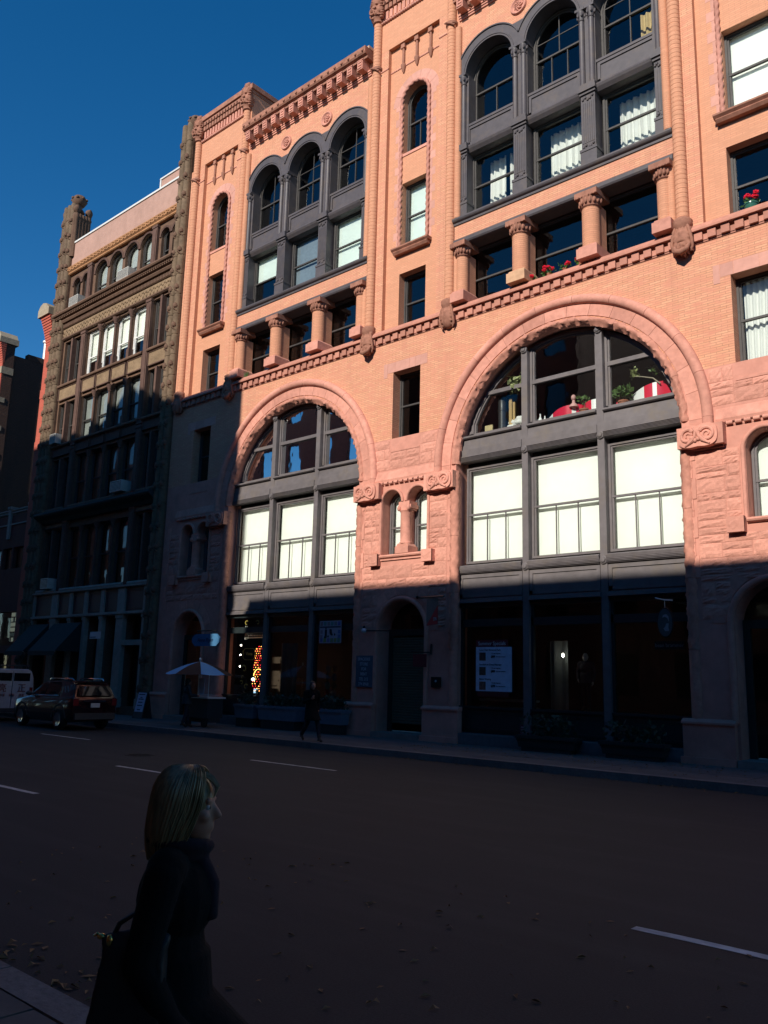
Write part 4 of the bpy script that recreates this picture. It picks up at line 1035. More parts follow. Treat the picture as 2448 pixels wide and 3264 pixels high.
m = MB(); m.profx([(19.94, 19.52), (19.9, 19.56), (19.94, 19.58), (20.0, 19.58), (20.0, 19.52)], x0b, x1b); obj('dentil_ledge', m, BRN, BR)
# piers, sills, tan panels, colonnettes
for x in (-38.86, -32.92):
    for z0, z1 in ((5.5, 9.0), (9.5, 12.75), (12.8, 18.85), (20.45, 22.6)):
        m = MB(); m.box(x-.2, x+.2, 19.94, 20.1, z0, z1); m.box(x-.23, x+.23, 19.91, 20.1, z1-.14, z1-.02); m.box(x-.13, x+.13, 19.915, 19.94, z0+.2, z1-.3); obj('pier', m, DKB, BR)
def panel(z0, z1, cells, mat):
    for a, b in cells:
        m = MB(); m.box(a, b, 20.0, 20.1, z0, z1); q = obj('terracotta_panel', m, mat, BR)
        m = MB(); strip(m, [(a, z0), (a, z1), (b, z1), (b, z0), (a, z0)], .05, 19.965, 20.0); obj('panel_frame', m, DKB, q)
mid = [(-38.6, -37.34), (-37.24, -35.98), (-35.84, -34.58), (-34.44, -33.18)]; ends = [(-40.95, -39.12), (-32.7, -31.12)]
panel(15.48, 16.18, mid+ends, TAN); panel(12.45, 12.92, mid+ends, DKB); panel(8.7, 8.95, ends, TAN)
for z in (16.2, 12.93, 9.58, 5.5):
    for a, b in ((-38.66, -33.12), (-41.0, -39.08), (-32.72, -31.08)):
        m = MB(); m.profx([(19.88, z), (19.86, z+.05), (19.9, z+.13), (20.3, z+.16), (20.3, z-.03), (19.94, z-.03)], a, b); obj('window_sill', m, BRN if z > 5.6 else stone('cream_iron_trim', (.30, .28, .24), rv=0), BR)
for rw in (r2, r3, r4, r5):
    z0, z1 = rw[0]['z0'], rw[0]['z1']
    for x in (-37.31, -35.91, -34.51):
        m = MB(); m.box(x-.11, x+.11, 19.97, 20.3, z0, z0+.45); m.lathe([(.06, z0+.45), (.06, z1-.35), (.10, z1-.32), (.08, z1-.28), (.15, z1-.1), (.17, z1)], x, 20.04, 12); obj('window_colonnette', m, DKB, BR, 40)
        for s in (-1, 1):
            m = MB(); m.prism([(x+s*.05, z1), (x+s*.36, z1), (x+s*.16, z1-.06), (x+s*.07, z1-.18)][::s], 20.0, 20.3); obj('corner_bracket', m, DKB, BR)
    for x in (-40.05, -31.95):
        m = MB(); m.box(x-.075, x+.075, 19.97, 20.3, z0, z1); obj('window_post', m, DKB, BR)
for a, b in narrow+wide:
    m = MB(); r_ = (b-a)/2; m.arc([(r_+.02, 20.03), (r_+.09, 20.0), (r_+.13, 20.05), (r_+.13, 20.1), (r_+.02, 20.1)], (a+b)/2, 21.9, 0, pi, 16); obj('arch_moulding', m, DKB, BR, 40)
WFR = plain('white_window_paint', (.72, .72, .70), .5); GREY = plain('grey_blind', (.26, .27, .26), .85); SIL = plain('silver_grey_blind', (.42, .43, .40), .85)
for k, o in enumerate(ops): sash_window(BR, o, 20.27, 21.2, SASH, GLASS, .05, blind=((SIL, 20.45, .12) if k >= 4 else None))
for k, o in enumerate(r2): sash_window(BR, o, 20.27, 17.38, (WFR if k >= 4 else SASH), GLASS, .07, blind=((BLIND, 17.2, .1) if k >= 4 else (SIL, 16.4, .1) if k == 0 else (BLIND, 17.4, .1) if k == 2 else None))
for k, o in enumerate(r3): sash_window(BR, o, 20.27, 14.05, SASH, GLASS, .05, blind=((GREY, 13.1, .1) if k >= 4 else (GREY, 13.9, .1)))
for rw, rz in ((r4, 10.9), (r5, 7.1)):
    for k, o in enumerate(rw): sash_window(BR, o, 20.27, rz, SASH, GLASS, .05, blind=((SIL, o['z0']+.05, .14) if k >= 4 else None))
# first-floor cornice, cream iron shop storey
m = MB(); m.profx([(19.55, 9.28), (19.5, 9.36), (19.55, 9.48), (20.1, 9.55), (20.1, 8.95), (19.9, 8.95), (19.8, 9.1)], x0b-.1, x1b); obj('lower_cornice', m, stone('dark_green_cornice', (.03, .045, .045), rv=0), BR)
CRM = MATS['cream_iron_trim']; RPN = plain('dull_red_panel', (.10, .05, .045), .6)
for z0, z1 in ((5.38, 5.49), (4.2, 4.34)):
    m = MB(); m.box(x0b+.1, x1b-.1, 19.84, 20.1, z0, z1); m.box(x0b+.1, x1b-.1, 19.8, 20.1, z0+.03, z1-.02); obj('iron_band', m, CRM, BR)
posts = [(-41.15, .2), (-38.95, .28), (-37.42, .12), (-36.05, .13), (-34.6, .13), (-33.05, .28), (-31.2, .12)]
for x, h in posts:
    m = MB(); m.box(x-h, x+h, 19.88, 20.1, .3, 5.37); m.box(x-h-.04, x+h+.04, 19.84, 20.1, .3, .7); m.box(x-h-.03, x+h+.03, 19.85, 20.1, 4.05, 4.19); obj('iron_post', m, CRM, BR)
for (xa, ha), (xb, hb) in zip(posts, posts[1:]):
    m = MB(); m.box(xa+ha, xb-hb, 19.97, 20.1, 4.35, 5.37); strip(m, [(xa+ha+.1, 4.46), (xa+ha+.1, 5.26), (xb-hb-.1, 5.26), (xb-hb-.1, 4.46), (xa+ha+.1, 4.46)], .05, 19.945, 19.97); obj('iron_panel', m, RPN, BR)
for k, o in enumerate(gr):
    g = MB(); g.quad((o['x0'], 20.4, .35), (o['x1'], 20.4, .35), (o['x1'], 20.4, 4.2), (o['x0'], 20.4, 4.2)); obj('shop_pane', g, GLASS, BR)
m = MB(); m.box(-32.78, -31.36, 19.9, 20.15, 2.9, 3.12); obj('door_transom', m, CRM, BR)
# corner shafts: bundled rolls with knobs
SHF = stone('weathered_shaft_terracotta', (.15, .103, .066), rv=.12, var=.3, dirt=(.09, .06, .04))
def tower(xc, w, ztop, zlo, deep, crown):
    n = 3 if w > .9 else 2
    for k in range(n):
        x = xc-w/2+w*(k+.5)/n; rr = w/n*.46; m = MB(); pr = []; z = zlo
        while z < ztop-.1: pr += [(rr, z), (rr, z+.88), (rr*.9, z+.9), (rr*.9, z+.94)]; z += .95
        m.lathe(pr, x, 19.93, 12); s_ = obj('corner_shaft', m, SHF, BR, 40)
        z = zlo+(.35 if k % 2 else .85)
        m = MB(); m.ball((0, 0, 0), (.125, .13, .15), 12, 9, lambda a, b, c: 1+.2*sin(9*c+4*a)*sin(7*a)); m.tube([(-.12, .02, .02), (0, -.1, -.14), (.1, .0, -.26)], [.03, .045, .02], 6); me = m.mesh('shaft_knob', 50)
        while z < ztop-.3:
            kn = link('shaft_knob', me, BRN, s_, (x+(.02 if k else -.02), 19.80, z)); z += 1.02+.12*sin(z*7)
    m = MB(); m.box(xc-w/2, xc+w/2, 19.95, 20.0+deep, zlo, ztop-.15); obj('corner_pier', m, BRN, BR)
    if crown:
        for k in range(5):
            for q in range(2):
                m = MB(); m.lathe([(.13, ztop-2.6), (.13, ztop-.3), (.17, ztop-.2), (.1, ztop)], xc-w/2+w*k/4 if q == 0 else xc+w/2+.05, 19.95 if q == 0 else 20.0+deep*k/4, 10); obj('pinnacle_roll', m, BRN, BR, 40)
        for (a, b) in ((-.5, 0), (.5, 0), (.5, 1), (-.5, 1)):
            m = MB(); m.ball((xc+w*a, 20+deep*b, ztop+.25), (.2, .2, .25), 12, 8, fb); m.lathe([(.12, ztop-.3), (.16, ztop)], xc+w*a, 20+deep*b, 10); obj('pinnacle_bud', m, BRN, BR, 50)
    return xc, ztop
def finial(xc, yc, z, s):
    m = MB(); m.lathe([(.22*s, z-.2), (.26*s, z), (.34*s, z+.12*s), (.30*s, z+.3*s), (.2*s, z+.42*s), (.2*s, z+.55*s), (.3*s, z+.62*s), (.42*s, z+.85*s), (.40*s, z+1.0*s), (.3*s, z+1.18*s), (.05*s, z+1.24*s)], xc, yc, 18)
    for k in range(8): a = 2*pi*k/8; m.ball((xc+.40*s*cos(a), yc+.40*s*sin(a), z+.98*s), (.1*s, .1*s, .09*s), 6, 5); m.ball((xc+.28*s*cos(a), yc+.28*s*sin(a), z+.14*s), (.1*s, .1*s, .1*s), 6, 5)
    obj('finial', m, BRN, BR, 50)
tower(-41.63, 1.12, 26.3, .3, .7, True); finial(-41.5, 20.3, 26.45, .95)
tower(-30.72, .78, 26.2, .3, .6, False); finial(-30.42, 20.1, 26.25, .82)
m = MB(); m.box(-41.05, -40.4, 20.0, 21.3, 24.3, 26.2)
# ================================================================== red brick party pier, low building, far building
RED = brick('bright_red_brick', (.50, .115, .075), (.44, .095, .065), (.30, .10, .075), .21, .07, stain=(.33, .08, .055)); LIME = stone('limestone_band', (.34, .28, .2), rv=.05)
RP = empty('red_brick_pier', (-42.9, 20, 0), 'narrow bright red brick pier with flared top beside the brown building', 'pier', wc=True)
m = MB(); m.box(-43.15, -42.25, 20.05, 24, 0, 19.0); obj('shaft', m, RED, RP)
m = MB(); 
for k in range(12): d = .38*(k/12)**1.4; m.box(-43.15-d*.5, -42.3, 20.05-d, 24, 19.0+k*.14, 19.0+k*.14+.138)
obj('flared_courses', m, RED, RP)
m = MB(); m.box(-43.5, -42.3, 19.6, 24, 20.70, 21.1); m.prism([(-43.5, 21.1), (-42.4, 21.1), (-42.6, 21.34), (-43.0, 21.45), (-43.3, 21.34)], 19.6, 24); obj('cap', m, LIME, RP)
for z in (16.1, 13.2): m = MB(); m.box(-43.17, -42.24, 20.03, 20.3, z, z+.5); obj('stone_band', m, LIME if False else RED, RP)
o = tag(obj('vent_pipe', MB().lathe([(.15, 0), (.15, 1.75), (.22, 1.77), (.22, 1.9), (.05, 1.95)], 0, 0, 12), METAL, None, 40, (-49.4, 23.0, 20.1)), 'white vent pipe standing on the roof behind the red pier', 'vent pipe')
LB = empty('low_shop_building', (-45.5, 20.3, 0), 'low two storey red brick building with cream parapet lines between taller walls', 'building', wc=True)
DR = brick('dull_red_brick', (.16, .055, .042), (.14, .05, .04), (.1, .06, .05), .21, .07)
lw = [op(-47.3, -46.3, 7.05, 8.2), op(-46.1, -45.0, 7.05, 8.2), op(-44.85, -43.4, 7.05, 8.2), op(-47.4, -43.05, 3.0, 4.75), op(-47.4, -46.0, .3, 2.6), op(-45.6, -43.2, .3, 2.6)]
m = MB(); wall(m, -47.6, -42.3, 0, 10.0, lw, 20.3)
for o in lw: reveal(m, o, 20.3, 20.55)
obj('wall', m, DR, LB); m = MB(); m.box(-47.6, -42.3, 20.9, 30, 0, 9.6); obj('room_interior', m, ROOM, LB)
for x in (-45.55, -43.2):
    m = MB(); m.box(x-.14, x+.14, 20.2, 20.5, 8.7, 10.35); m.box(x-.2, x+.2, 20.14, 20.55, 10.35, 10.48); obj('parapet_post', m, CRM, LB)
for z in (9.45, 10.1, 10.25):
    m = MB(); m.box(-47.6, -42.35, 20.24, 20.4, z, z+.07); obj('parapet_line', m, CRM, LB)
for k, o in enumerate(lw):
    g = MB(); pane_poly(g, o, 20.5); q = obj('window', g, GLASS, LB)
    if k < 3: b = MB(); b.quad((o['x0'], 20.6, o['z0']), (o['x1'], 20.6, o['z0']), (o['x1'], 20.6, o['z1']), (o['x0'], 20.6, o['z1'])); obj('blind', b, SIL, q)
# glass-brick light, some bricks lit from inside
q = random.Random(3); me = MB().box(-.07, .07, 0, .04, -.1, .1).mesh('glass_brick')
for i in range(7):
    for j in range(6):
        lit = q.random() < (.75 if j > 1 else .2)
        link('glass_brick', (me if not lit else bpy.data.meshes.get('lit_glass_brick') or MB().box(-.07, .07, 0, .04, -.1, .1).mesh('lit_glass_brick')), emis('lit_glass_brick', (.75, .85, .7), .12) if lit else plain('dark_glass_brick', (.04, .05, .05), .2), LB, (-44.45+i*.22, 20.44, 3.3+j*.26))
FB = empty('dark_brick_building', (-55, 20, 0), 'tall red building with dark soot-stained brick side wall at far left', 'building', wc=True)
SIDE = brick('sooty_side_brick', (.115, .062, .046), (.09, .05, .04), (.055, .036, .028), .24, .085, ms=.012, bumpk=1.0, stain=(.045, .03, .026), stain_k=.6)
m = MB(); m.box(-80, -48.42, 20.61, 46, 0, 20.1); obj('side_wall', m, SIDE, FB)
m = MB(); q = random.Random(8); 
for k in range(9): y = 21.5+k*2.4; m.box(-48.8, -48.4, y, y+2.35, 20.1, 20.12+.25*q.random()+.25*(k % 3 == 0))
obj('roof_edge', m, SIDE, FB)
m = MB(); m.box(-80, -48.2, 20.01, 20.6, 0, 20.6); obj('corner_pier', m, SIDE, FB)
m = MB(); m.box(-80, -48.2, 19.95, 20.008, 0, 19.3); obj('front_facing', m, RED, FB)
m = MB()
for k in range(10): d = .3*(k/10)**1.4; m.box(-80, -48.2+d*.3, 19.95-d, 20.05, 19.3+k*.13, 19.3+k*.13+.128)
obj('flared_courses', m, RED, FB)
m = MB(); m.box(-80, -48.1, 19.62, 20.75, 20.61, 20.95); m.prism([(-80, 20.95), (-48.13, 20.95), (-48.35, 21.3), (-80, 21.3)], 19.65, 20.7); obj('cap', m, LIME, FB)
for z in (18.75, 17.0, 15.3, 13.7): m = MB(); m.box(-80, -48.17, 19.92, 20.62 if z > 18 else 20.3, z, z+(.42 if z > 18 else .3)); obj('stone_band', m, LIME, FB)
lettering('RUSS', -48.41, 27.6, 16.0, .95, plain('ghost_letter_paint', (.14, .11, .09), .9, dirt=(.08, .05, .04)), FB, 1.35, '+x', extrude=.001)
# ================================================================== vehicles
BLK = plain('black_rubber', (.012, .012, .013), .75, 0, .1, 20, .1); CHR = plain('chrome', (.6, .6, .62), .12, 1, .02, 5, 0); DGL = plain('dark_car_glass', (.008, .01, .012), .03, 0, .02, 5, 0, .9); GRYP = plain('grey_plastic', (.04, .04, .042), .6)
def wheel(parent, x, y, r, side):
    w_ = MB(); w_.lathe([(r*.62, -.1), (r*.92, -.1), (r, -.06), (r, .06), (r*.92, .1), (r*.62, .1)], 0, 0, 28); w_.map(lambda a, b, c: (a, c, b))
    t = obj('wheel', w_, BLK, parent, 40, (x, y, r))
    m = MB(); m.lathe([(0, -.03), (r*.16, -.035), (r*.2, -.02), (r*.2, 0)], 0, 0, 14)
    m.lathe([(r*.55, -.05), (r*.64, -.06), (r*.64, .06), (r*.55, .06)], 0, 0, 28)
    m.map(lambda a, b, c: (a, c, b))
    for k in range(5):
        a = 2*pi*k/5; c_, s_ = cos(a), sin(a); q = [(.1, -.16), (.58, -.10), (.58, .10), (.1, .16)]
        p = [((u*c_-v_*s_)*r, (u*s_+v_*c_)*r) for u, v_ in q]; m.prism(p, -.045, -.01)
    m.map(lambda a, b, c: (a, b*(1 if side < 0 else -1), c)); m.shift(0, side*.06, 0)
    obj('rim', m, CHR, t, 40)
def loft(mb, secs, close=True):
    """rings of equal length joined into a skin"""
    n = len(secs[0]); o = []
    for s_ in secs: o += s_
    fs = [(i*n+q, i*n+(q+1) % n, (i+1)*n+(q+1) % n, (i+1)*n+q) for i in range(len(secs)-1) for q in range(n)]
    if close: fs += [tuple(range(n))[::-1], tuple(range((len(secs)-1)*n, len(secs)*n))]
    mb.add(o, fs); return mb
# parked SUV, nose to -x; local origin under the rear bumper on the road
SUV = empty('parked_suv', (-26.1, 15.08, RZ), 'dark maroon SUV parked at the kerb behind a white van', 'suv')
PNT = plain('dark_maroon_car_paint', (.030, .006, .009), .22, .3, .05, 30, 0, .6, coat=1)
L, Wd, Ht = 4.3, .82, 1.60
def sec(x, pts): return [(x, y, z) for y, z in pts]
def hull(x, zb, zs, w, ws, zt, wt):
    half = [(w*.90, zb), (w, zb+.12), (w*1.01, zb+.38), (w, zs-.05), (ws, zs)]
    top = [(wt+.02, zt-.03), (wt-.12, zt)] if zt > zs+.1 else [(ws-.03, zs+.015), (ws-.2, zs+.03)]
    h = half+top; return sec(x, h+[(-a, b) for a, b in h[::-1]])
prof = [(-4.22, .42, .70, .66, .62, .70, .6), (-4.10, .30, .84, .76, .74, .84, .6), (-3.85, .26, .93, .81, .78, .93, .6), (-3.2, .25, 1.0, .82, .79, 1.0, .7), (-2.95, .25, 1.03, .82, .79, 1.05, .74), (-2.35, .25, 1.04, .82, .79, 1.52, .60), (-1.9, .25, 1.05, .82, .79, 1.585, .615), (-1.0, .25, 1.06, .82, .79, 1.60, .62), (-.45, .26, 1.07, .82, .79, 1.57, .60), (-.22, .28, 1.07, .81, .78, 1.46, .58), (-.04, .32, 1.05, .79, .75, 1.12, .70), (0.0, .40, .92, .76, .73, .93, .68)]
m = MB(); loft(m, [hull(*p) for p in prof]); body = obj('body', m, PNT, SUV, 40)
for s in (-1, 1):
    m = MB(); q = []
    m.add([(x, s*y, z) for x, y, z in ((-2.85, .80, 1.09), (-2.28, .675, 1.47), (-1.95, .655, 1.52), (-1.93, .795, 1.09))], [(0, 1, 2, 3)]); m.add([(x, s*y, z) for x, y, z in ((-1.87, .795, 1.09), (-1.89, .657, 1.52), (-1.15, .655, 1.535), (-1.0, .69, 1.42), (-.98, .795, 1.10))], [(0, 1, 2, 3, 4)])
    m.shift(0, s*.012, 0); obj('side_window', m, DGL, SUV)
    m = MB(); m.tube([(-2.9, s*.805, 1.075), (-1.9, s*.812, 1.08), (-.95, s*.812, 1.085), (-.93, s*.72, 1.40)], .012, 6); obj('chrome_trim', m, CHR, SUV)
    m = MB(); m.box(-3.0, -.95, s*.825-.02, s*.825+.02, .52, .58); obj('side_moulding', m, PNT, SUV)
    m = MB(); m.tube([(-2.1, s*.54, 1.60), (-2.0, s*.56, 1.65), (-.6, s*.56, 1.65), (-.5, s*.54, 1.59)], .02, 6); obj('roof_rail', m, CHR, SUV, 40)
    m = MB(); m.ball((-2.75, s*.93, 1.13), (.09, .12, .08), 10, 7); m.box(-2.78, -2.72, min(s*.8, s*.9), max(s*.8, s*.9), 1.08, 1.13); obj('side_mirror', m, GRYP, SUV, 50)
    for x in (-3.42, -.82):
        wheel(SUV, x, s*.74, .345, s)
        m = MB(); m.arc([(.40, -.02), (.47, -.02), (.47, .03), (.40, .03)], 0, 0, .05, pi-.05, 18); m.shift(x, s*.815, .36); obj('wheel_arch', m, GRYP, SUV, 40)
    m = MB(); m.box(-.16, .012, min(s*.60, s*.78), max(s*.60, s*.78), .80, 1.02); obj('tail_light', m, plain('red_tail_light', (.16, .01, .012), .2, 0, .05, 20, 0, .5, 1), SUV)
m = MB(); m.add([(-.16, -.55, 1.42), (-.16, .55, 1.42), (-.0, .64, 1.12), (-.0, -.64, 1.12)], [(0, 1, 2, 3)]); m.shift(.022, 0, 0); obj('rear_window', m, DGL, SUV)
m = MB(); m.add([(-2.97, -.68, 1.08), (-2.97, .68, 1.08), (-2.37, .56, 1.50), (-2.37, -.56, 1.50)], [(0, 1, 2, 3)]); m.shift(-.02, 0, .02); obj('windscreen', m, DGL, SUV)
m = MB(); m.box(.0, .03, -.42, .36, .93, .97); obj('chrome_strip', m, CHR, SUV)
m = MB(); m.box(.0, .03, -.16, .16, .74, .88); obj('number_plate', m, plain('pale_plate', (.5, .5, .48), .5), SUV)
m = MB(); m.box(-.1, .07, -.72, .72, .36, .56); obj('rear_bumper', m, GRYP, SUV)
m = MB(); m.box(-.05, .05, -.6, .6, 1.53, 1.57); m.shift(-.28, 0, 0); obj('rear_spoiler', m, PNT, SUV)
# white van ahead of it
VAN = empty('white_van', (-32.2, 15.1, RZ), 'white van with red Chinese characters on its rear doors parked by the kerb', 'van')
VW = plain('white_van_paint', (.42, .42, .43), .4, 0, .06, 6, 0, .5, dirt=(.25, .24, .23)); REDT = plain('dark_red_lettering', (.15, .012, .012), .6)
def vsec(x, w, zt, zb=.3): h = [(w*.96, zb), (w, zb+.1), (w, 1.05), (w*.95, zt-.28), (w*.86, zt-.08), (w*.7, zt)]; return sec(x, h+[(-a, b) for a, b in h[::-1]])
m = MB(); loft(m, [vsec(-4.7, .72, .95), vsec(-4.4, .86, 1.1), vsec(-4.0, .88, 1.25), vsec(-3.3, .88, 1.88), vsec(-3.0, .88, 1.93), vsec(-.12, .88, 1.93), vsec(0, .84, 1.88)]); obj('body', m, VW, VAN, 30)
for s in (-1, 1):
    for x in (-3.7, -.8): wheel(VAN, x, s*.8, .33, s)
    m = MB(); m.box(-.03, .02, s*.74-.06, s*.74+.06, .95, 1.25); obj('tail_light', m, MATS['red_tail_light'], VAN)
    m = MB(); m.box(.0, .012, min(s*.04, s*.66), max(s*.04, s*.66), 1.48, 1.78); obj('rear_window', m, DGL, VAN)
m = MB(); m.box(.0, .012, -.008, .008, .45, 1.85); obj('door_gap', m, GRYP, VAN)
m = MB(); m.box(-.05, .1, -.85, .85, .32, .48); obj('rear_bumper', m, GRYP, VAN)
m = MB(); m.box(0, .02, .14, .46, .62, .76); obj('number_plate', m, MATS['pale_plate'], VAN)
for ch, y in (('亮', -.38), ('正', .36)): lettering(ch, .025, y, 1.20, .34, REDT, VAN, 1, '+x')
for y in (-.36, .0, .38): lettering('專業' if y else '安裝', .025, y, .95, .11, REDT, VAN, 1, '+x')
m = MB()
for y in (-.7, .7): m.tube([(-2.9, y, 2.06), (-.2, y, 2.06)], .02, 6)
for x in (-2.7, -1.5, -.4): m.tube([(x, -.75, 1.9), (x, -.7, 2.06), (x, .7, 2.06), (x, .75, 1.9)], .02, 6)
obj('roof_rack', m, GRYP, VAN)
# ================================================================== pavement things
UMB = empty('umbrella_stand', (-24.45, 17.95, 0), 'food cart umbrella with pale blue and brown panels by the arched door', 'umbrella')
BLU = plain('pale_blue_canvas', (.16, .36, .60), .8, 0, .06, 6, .1); ORG = plain('brown_canvas', (.05, .02, .012), .8, 0, .06, 6, .1)
m = MB(); m.lathe([(.02, .9), (.02, 2.2)], 0, 0, 10); m.ball((0, 0, 2.25), (.045, .045, .06), 10, 7); obj('pole', m, METAL, UMB, 40)
for k in range(8):
    m = MB(); vs_ = []; N = 6; a0 = 2*pi*k/8+.2
    for i in range(N+1):
        t = i/N; r_ = .06+1.08*t; z = 2.17-.42*t+.05*sin(pi*t)
        for q in range(5): a = a0+2*pi/8*q/4; k_ = 1-.035*sin(pi*q/4)*t; vs_.append((r_*k_*cos(a), r_*k_*sin(a), z-.03*sin(pi*q/4)*t))
    m.add(vs_, [(i*5+q, i*5+q+1, (i+1)*5+q+1, (i+1)*5+q) for i in range(N) for q in range(4)])
    obj('canopy_panel', m, BLU if k % 2 else ORG, UMB, 50)
    m = MB(); m.tube([(.05*cos(a0), .05*sin(a0), 2.13), (1.1*cos(a0), 1.1*sin(a0), 1.73)], .01, 5); obj('rib', m, GRYP, UMB)
CART = empty('vending_cart', (-24.3, 18.15, 0), 'dark vending cart with steel counter under the blue umbrella', 'cart')
m = MB(); m.box(-.75, .55, -.3, .35, .3, .95); obj('body', m, plain('dark_cart_paint', (.02, .03, .035), .5), CART)
m = MB(); m.box(-.82, .62, -.36, .4, .95, 1.0); obj('counter', m, METAL, CART)
m = MB(); m.box(.1, .4, -.37, -.355, 1.1, 1.62); obj('menu_card', m, plain('pale_menu_card', (.5, .52, .6), .7), CART)
for x in (-.8, .55):
    m = MB(); m.lathe([(.012, 1.0), (.012, 1.75)], x, -.3, 6); obj('upright', m, METAL, CART)
for x in (-.5, .4):
    m = MB(); m.lathe([(.08, -.03), (.15, -.03), (.15, .03), (.08, .03)], 0, 0, 18); m.map(lambda a, b, c: (a, c, b)); m.shift(x, -.28, .15); obj('wheel', m, BLK, CART, 40)
m = MB(); m.box(-.7, .5, -.2, .3, .16, .3); obj('chassis', m, GRYP, CART)
AB = empty('pavement_sign', (-29.75, 19.25, 0), 'white A-frame pavement sign leaning by the arched door', 'sign', rz=.1)
for s in (-1, 1):
    m = MB(); m.add([(-.28, s*.26, .0), (.28, s*.26, .0), (.28, s*.03, 1.02), (-.28, s*.03, 1.02), (-.28, s*.26-s*.025, .0), (.28, s*.26-s*.025, .0), (.28, s*.03-s*.02, 1.02), (-.28, s*.03-s*.02, 1.02)], [(0, 1, 2, 3), (7, 6, 5, 4), (0, 4, 5, 1), (1, 5, 6, 2), (2, 6, 7, 3), (3, 7, 4, 0)]); f = obj('panel_frame', m, GRYP, AB)
m = MB(); m.add([(-.25, -.205, .26), (.25, -.205, .26), (.25, -.045, .99), (-.25, -.045, .99)], [(0, 1, 2, 3)]); obj('poster', m, plain('pale_blue_poster', (.42, .47, .60), .6), AB)
for z, w_ in ((.92, .36), (.80, .12), (.74, .3), (.62, .26), (.5, .3), (.34, .2)):
    y = -.05-.16*(.99-z)/.73-.004; m = MB(); m.box(-w_/2, w_/2, y-.006, y, z-.018, z+.018); obj('print_line', m, plain('navy_print', (.03, .04, .09), .7), AB)
PLB = plain('blue_grey_planter', (.10, .14, .19), .6, 0, .12, 6, .2); SOIL = plain('dark_base', (.02, .022, .022), .8); LEAF = plain('dark_leaves', (.03, .055, .03), .6, 0, .3, 9, 0); LEAF2 = plain('fresh_leaves', (.07, .13, .03), .55, 0, .3, 9, 0)
def foliage(n, rx, ry, rz, s, seed, droop=0):
    q = random.Random(seed); mb = MB()
    for i in range(n):
        a, b, r_ = q.random()*2*pi, q.random(), q.random()**.5; x, y, z = rx*r_*cos(a), ry*r_*sin(a), rz*b
        d = Vector((q.gauss(0, 1), q.gauss(0, 1), q.gauss(.3-droop, .8))).normalized(); e = d.cross(Vector((q.gauss(0, 1), q.gauss(0, 1), q.gauss(0, 1)))).normalized(); l = s*q.uniform(.6, 1.4); w_ = l*.32
        p = Vector((x, y, z)); mb.add([tuple(p), tuple(p+d*l*.5+e*w_), tuple(p+d*l), tuple(p+d*l*.5-e*w_)], [(0, 1, 2, 3)])
    return mb
def stems(n, rx, ry, h, seed):
    q = random.Random(seed); mb = MB()
    for i in range(n):
        x, y = q.uniform(-rx, rx)*.7, q.uniform(-ry, ry)*.7; mb.tube([(x*.3, y*.3, 0), (x*.7, y*.7, h*.5), (x, y, h*q.uniform(.7, 1))], [.008, .006, .003], 5)
    return mb
def planter(x0, x1, y0, y1, label, seed, zb=.3, zt=.76, mat=None, lm=None, h=.45):
    e = empty('planter_box', ((x0+x1)/2, (y0+y1)/2, 0), label, 'planter', 'planters in front of the shops'); w_, d = (x1-x0)/2, (y1-y0)/2
    m = MB(); m.add([(-w_*.94, -d*.9, zb), (w_*.94, -d*.9, zb), (w_*.94, d*.9, zb), (-w_*.94, d*.9, zb), (-w_, -d, zt-.08), (w_, -d, zt-.08), (w_, d, zt-.08), (-w_, d, zt-.08)], [(0, 1, 5, 4), (1, 2, 6, 5), (2, 3, 7, 6), (3, 0, 4, 7), (3, 2, 1, 0)]); obj('trough', m, mat or PLB, e)
    m = MB(); m.box(-w_-.035, w_+.035, -d-.035, d+.035, zt-.08, zt); m.box(-w_-.01, w_+.01, -d-.01, d+.01, zt-.13, zt-.085); obj('rim', m, mat or PLB, e)
    m = MB(); m.box(-w_*.85, w_*.85, -d*.8, d*.8, 0, zb-.002); obj('foot', m, SOIL, e)
    m = foliage(int(260*w_), w_, d, h, .13, seed).shift(0, 0, zt-.05); f = obj('foliage', m, lm or LEAF, e); m = stems(int(20*w_)+4, w_, d, h, seed).shift(0, 0, zt-.06); obj('stem', m, LEAF, e)
    return e
planter(-24.2, -23.2, 19.35, 19.75, 'blue-grey planter, leftmost of three beside the sunlit shop light', 1); planter(-22.95, -21.0, 19.35, 19.78, 'long blue-grey planter, widest of the three under the shop window', 2); planter(-20.05, -18.95, 19.35, 19.75, 'blue-grey planter beside the pier with the rent sign', 3)
planter(-12.6, -10.9, 19.45, 19.8, 'low dark planter with leafy bushes under the middle window of the salon', 4, .1, .4, SOIL, LEAF, .55); planter(-10.2, -8.6, 19.45, 19.8, 'low dark planter with leafy bushes under the oval hanging sign', 5, .1, .4, SOIL, LEAF, .5)
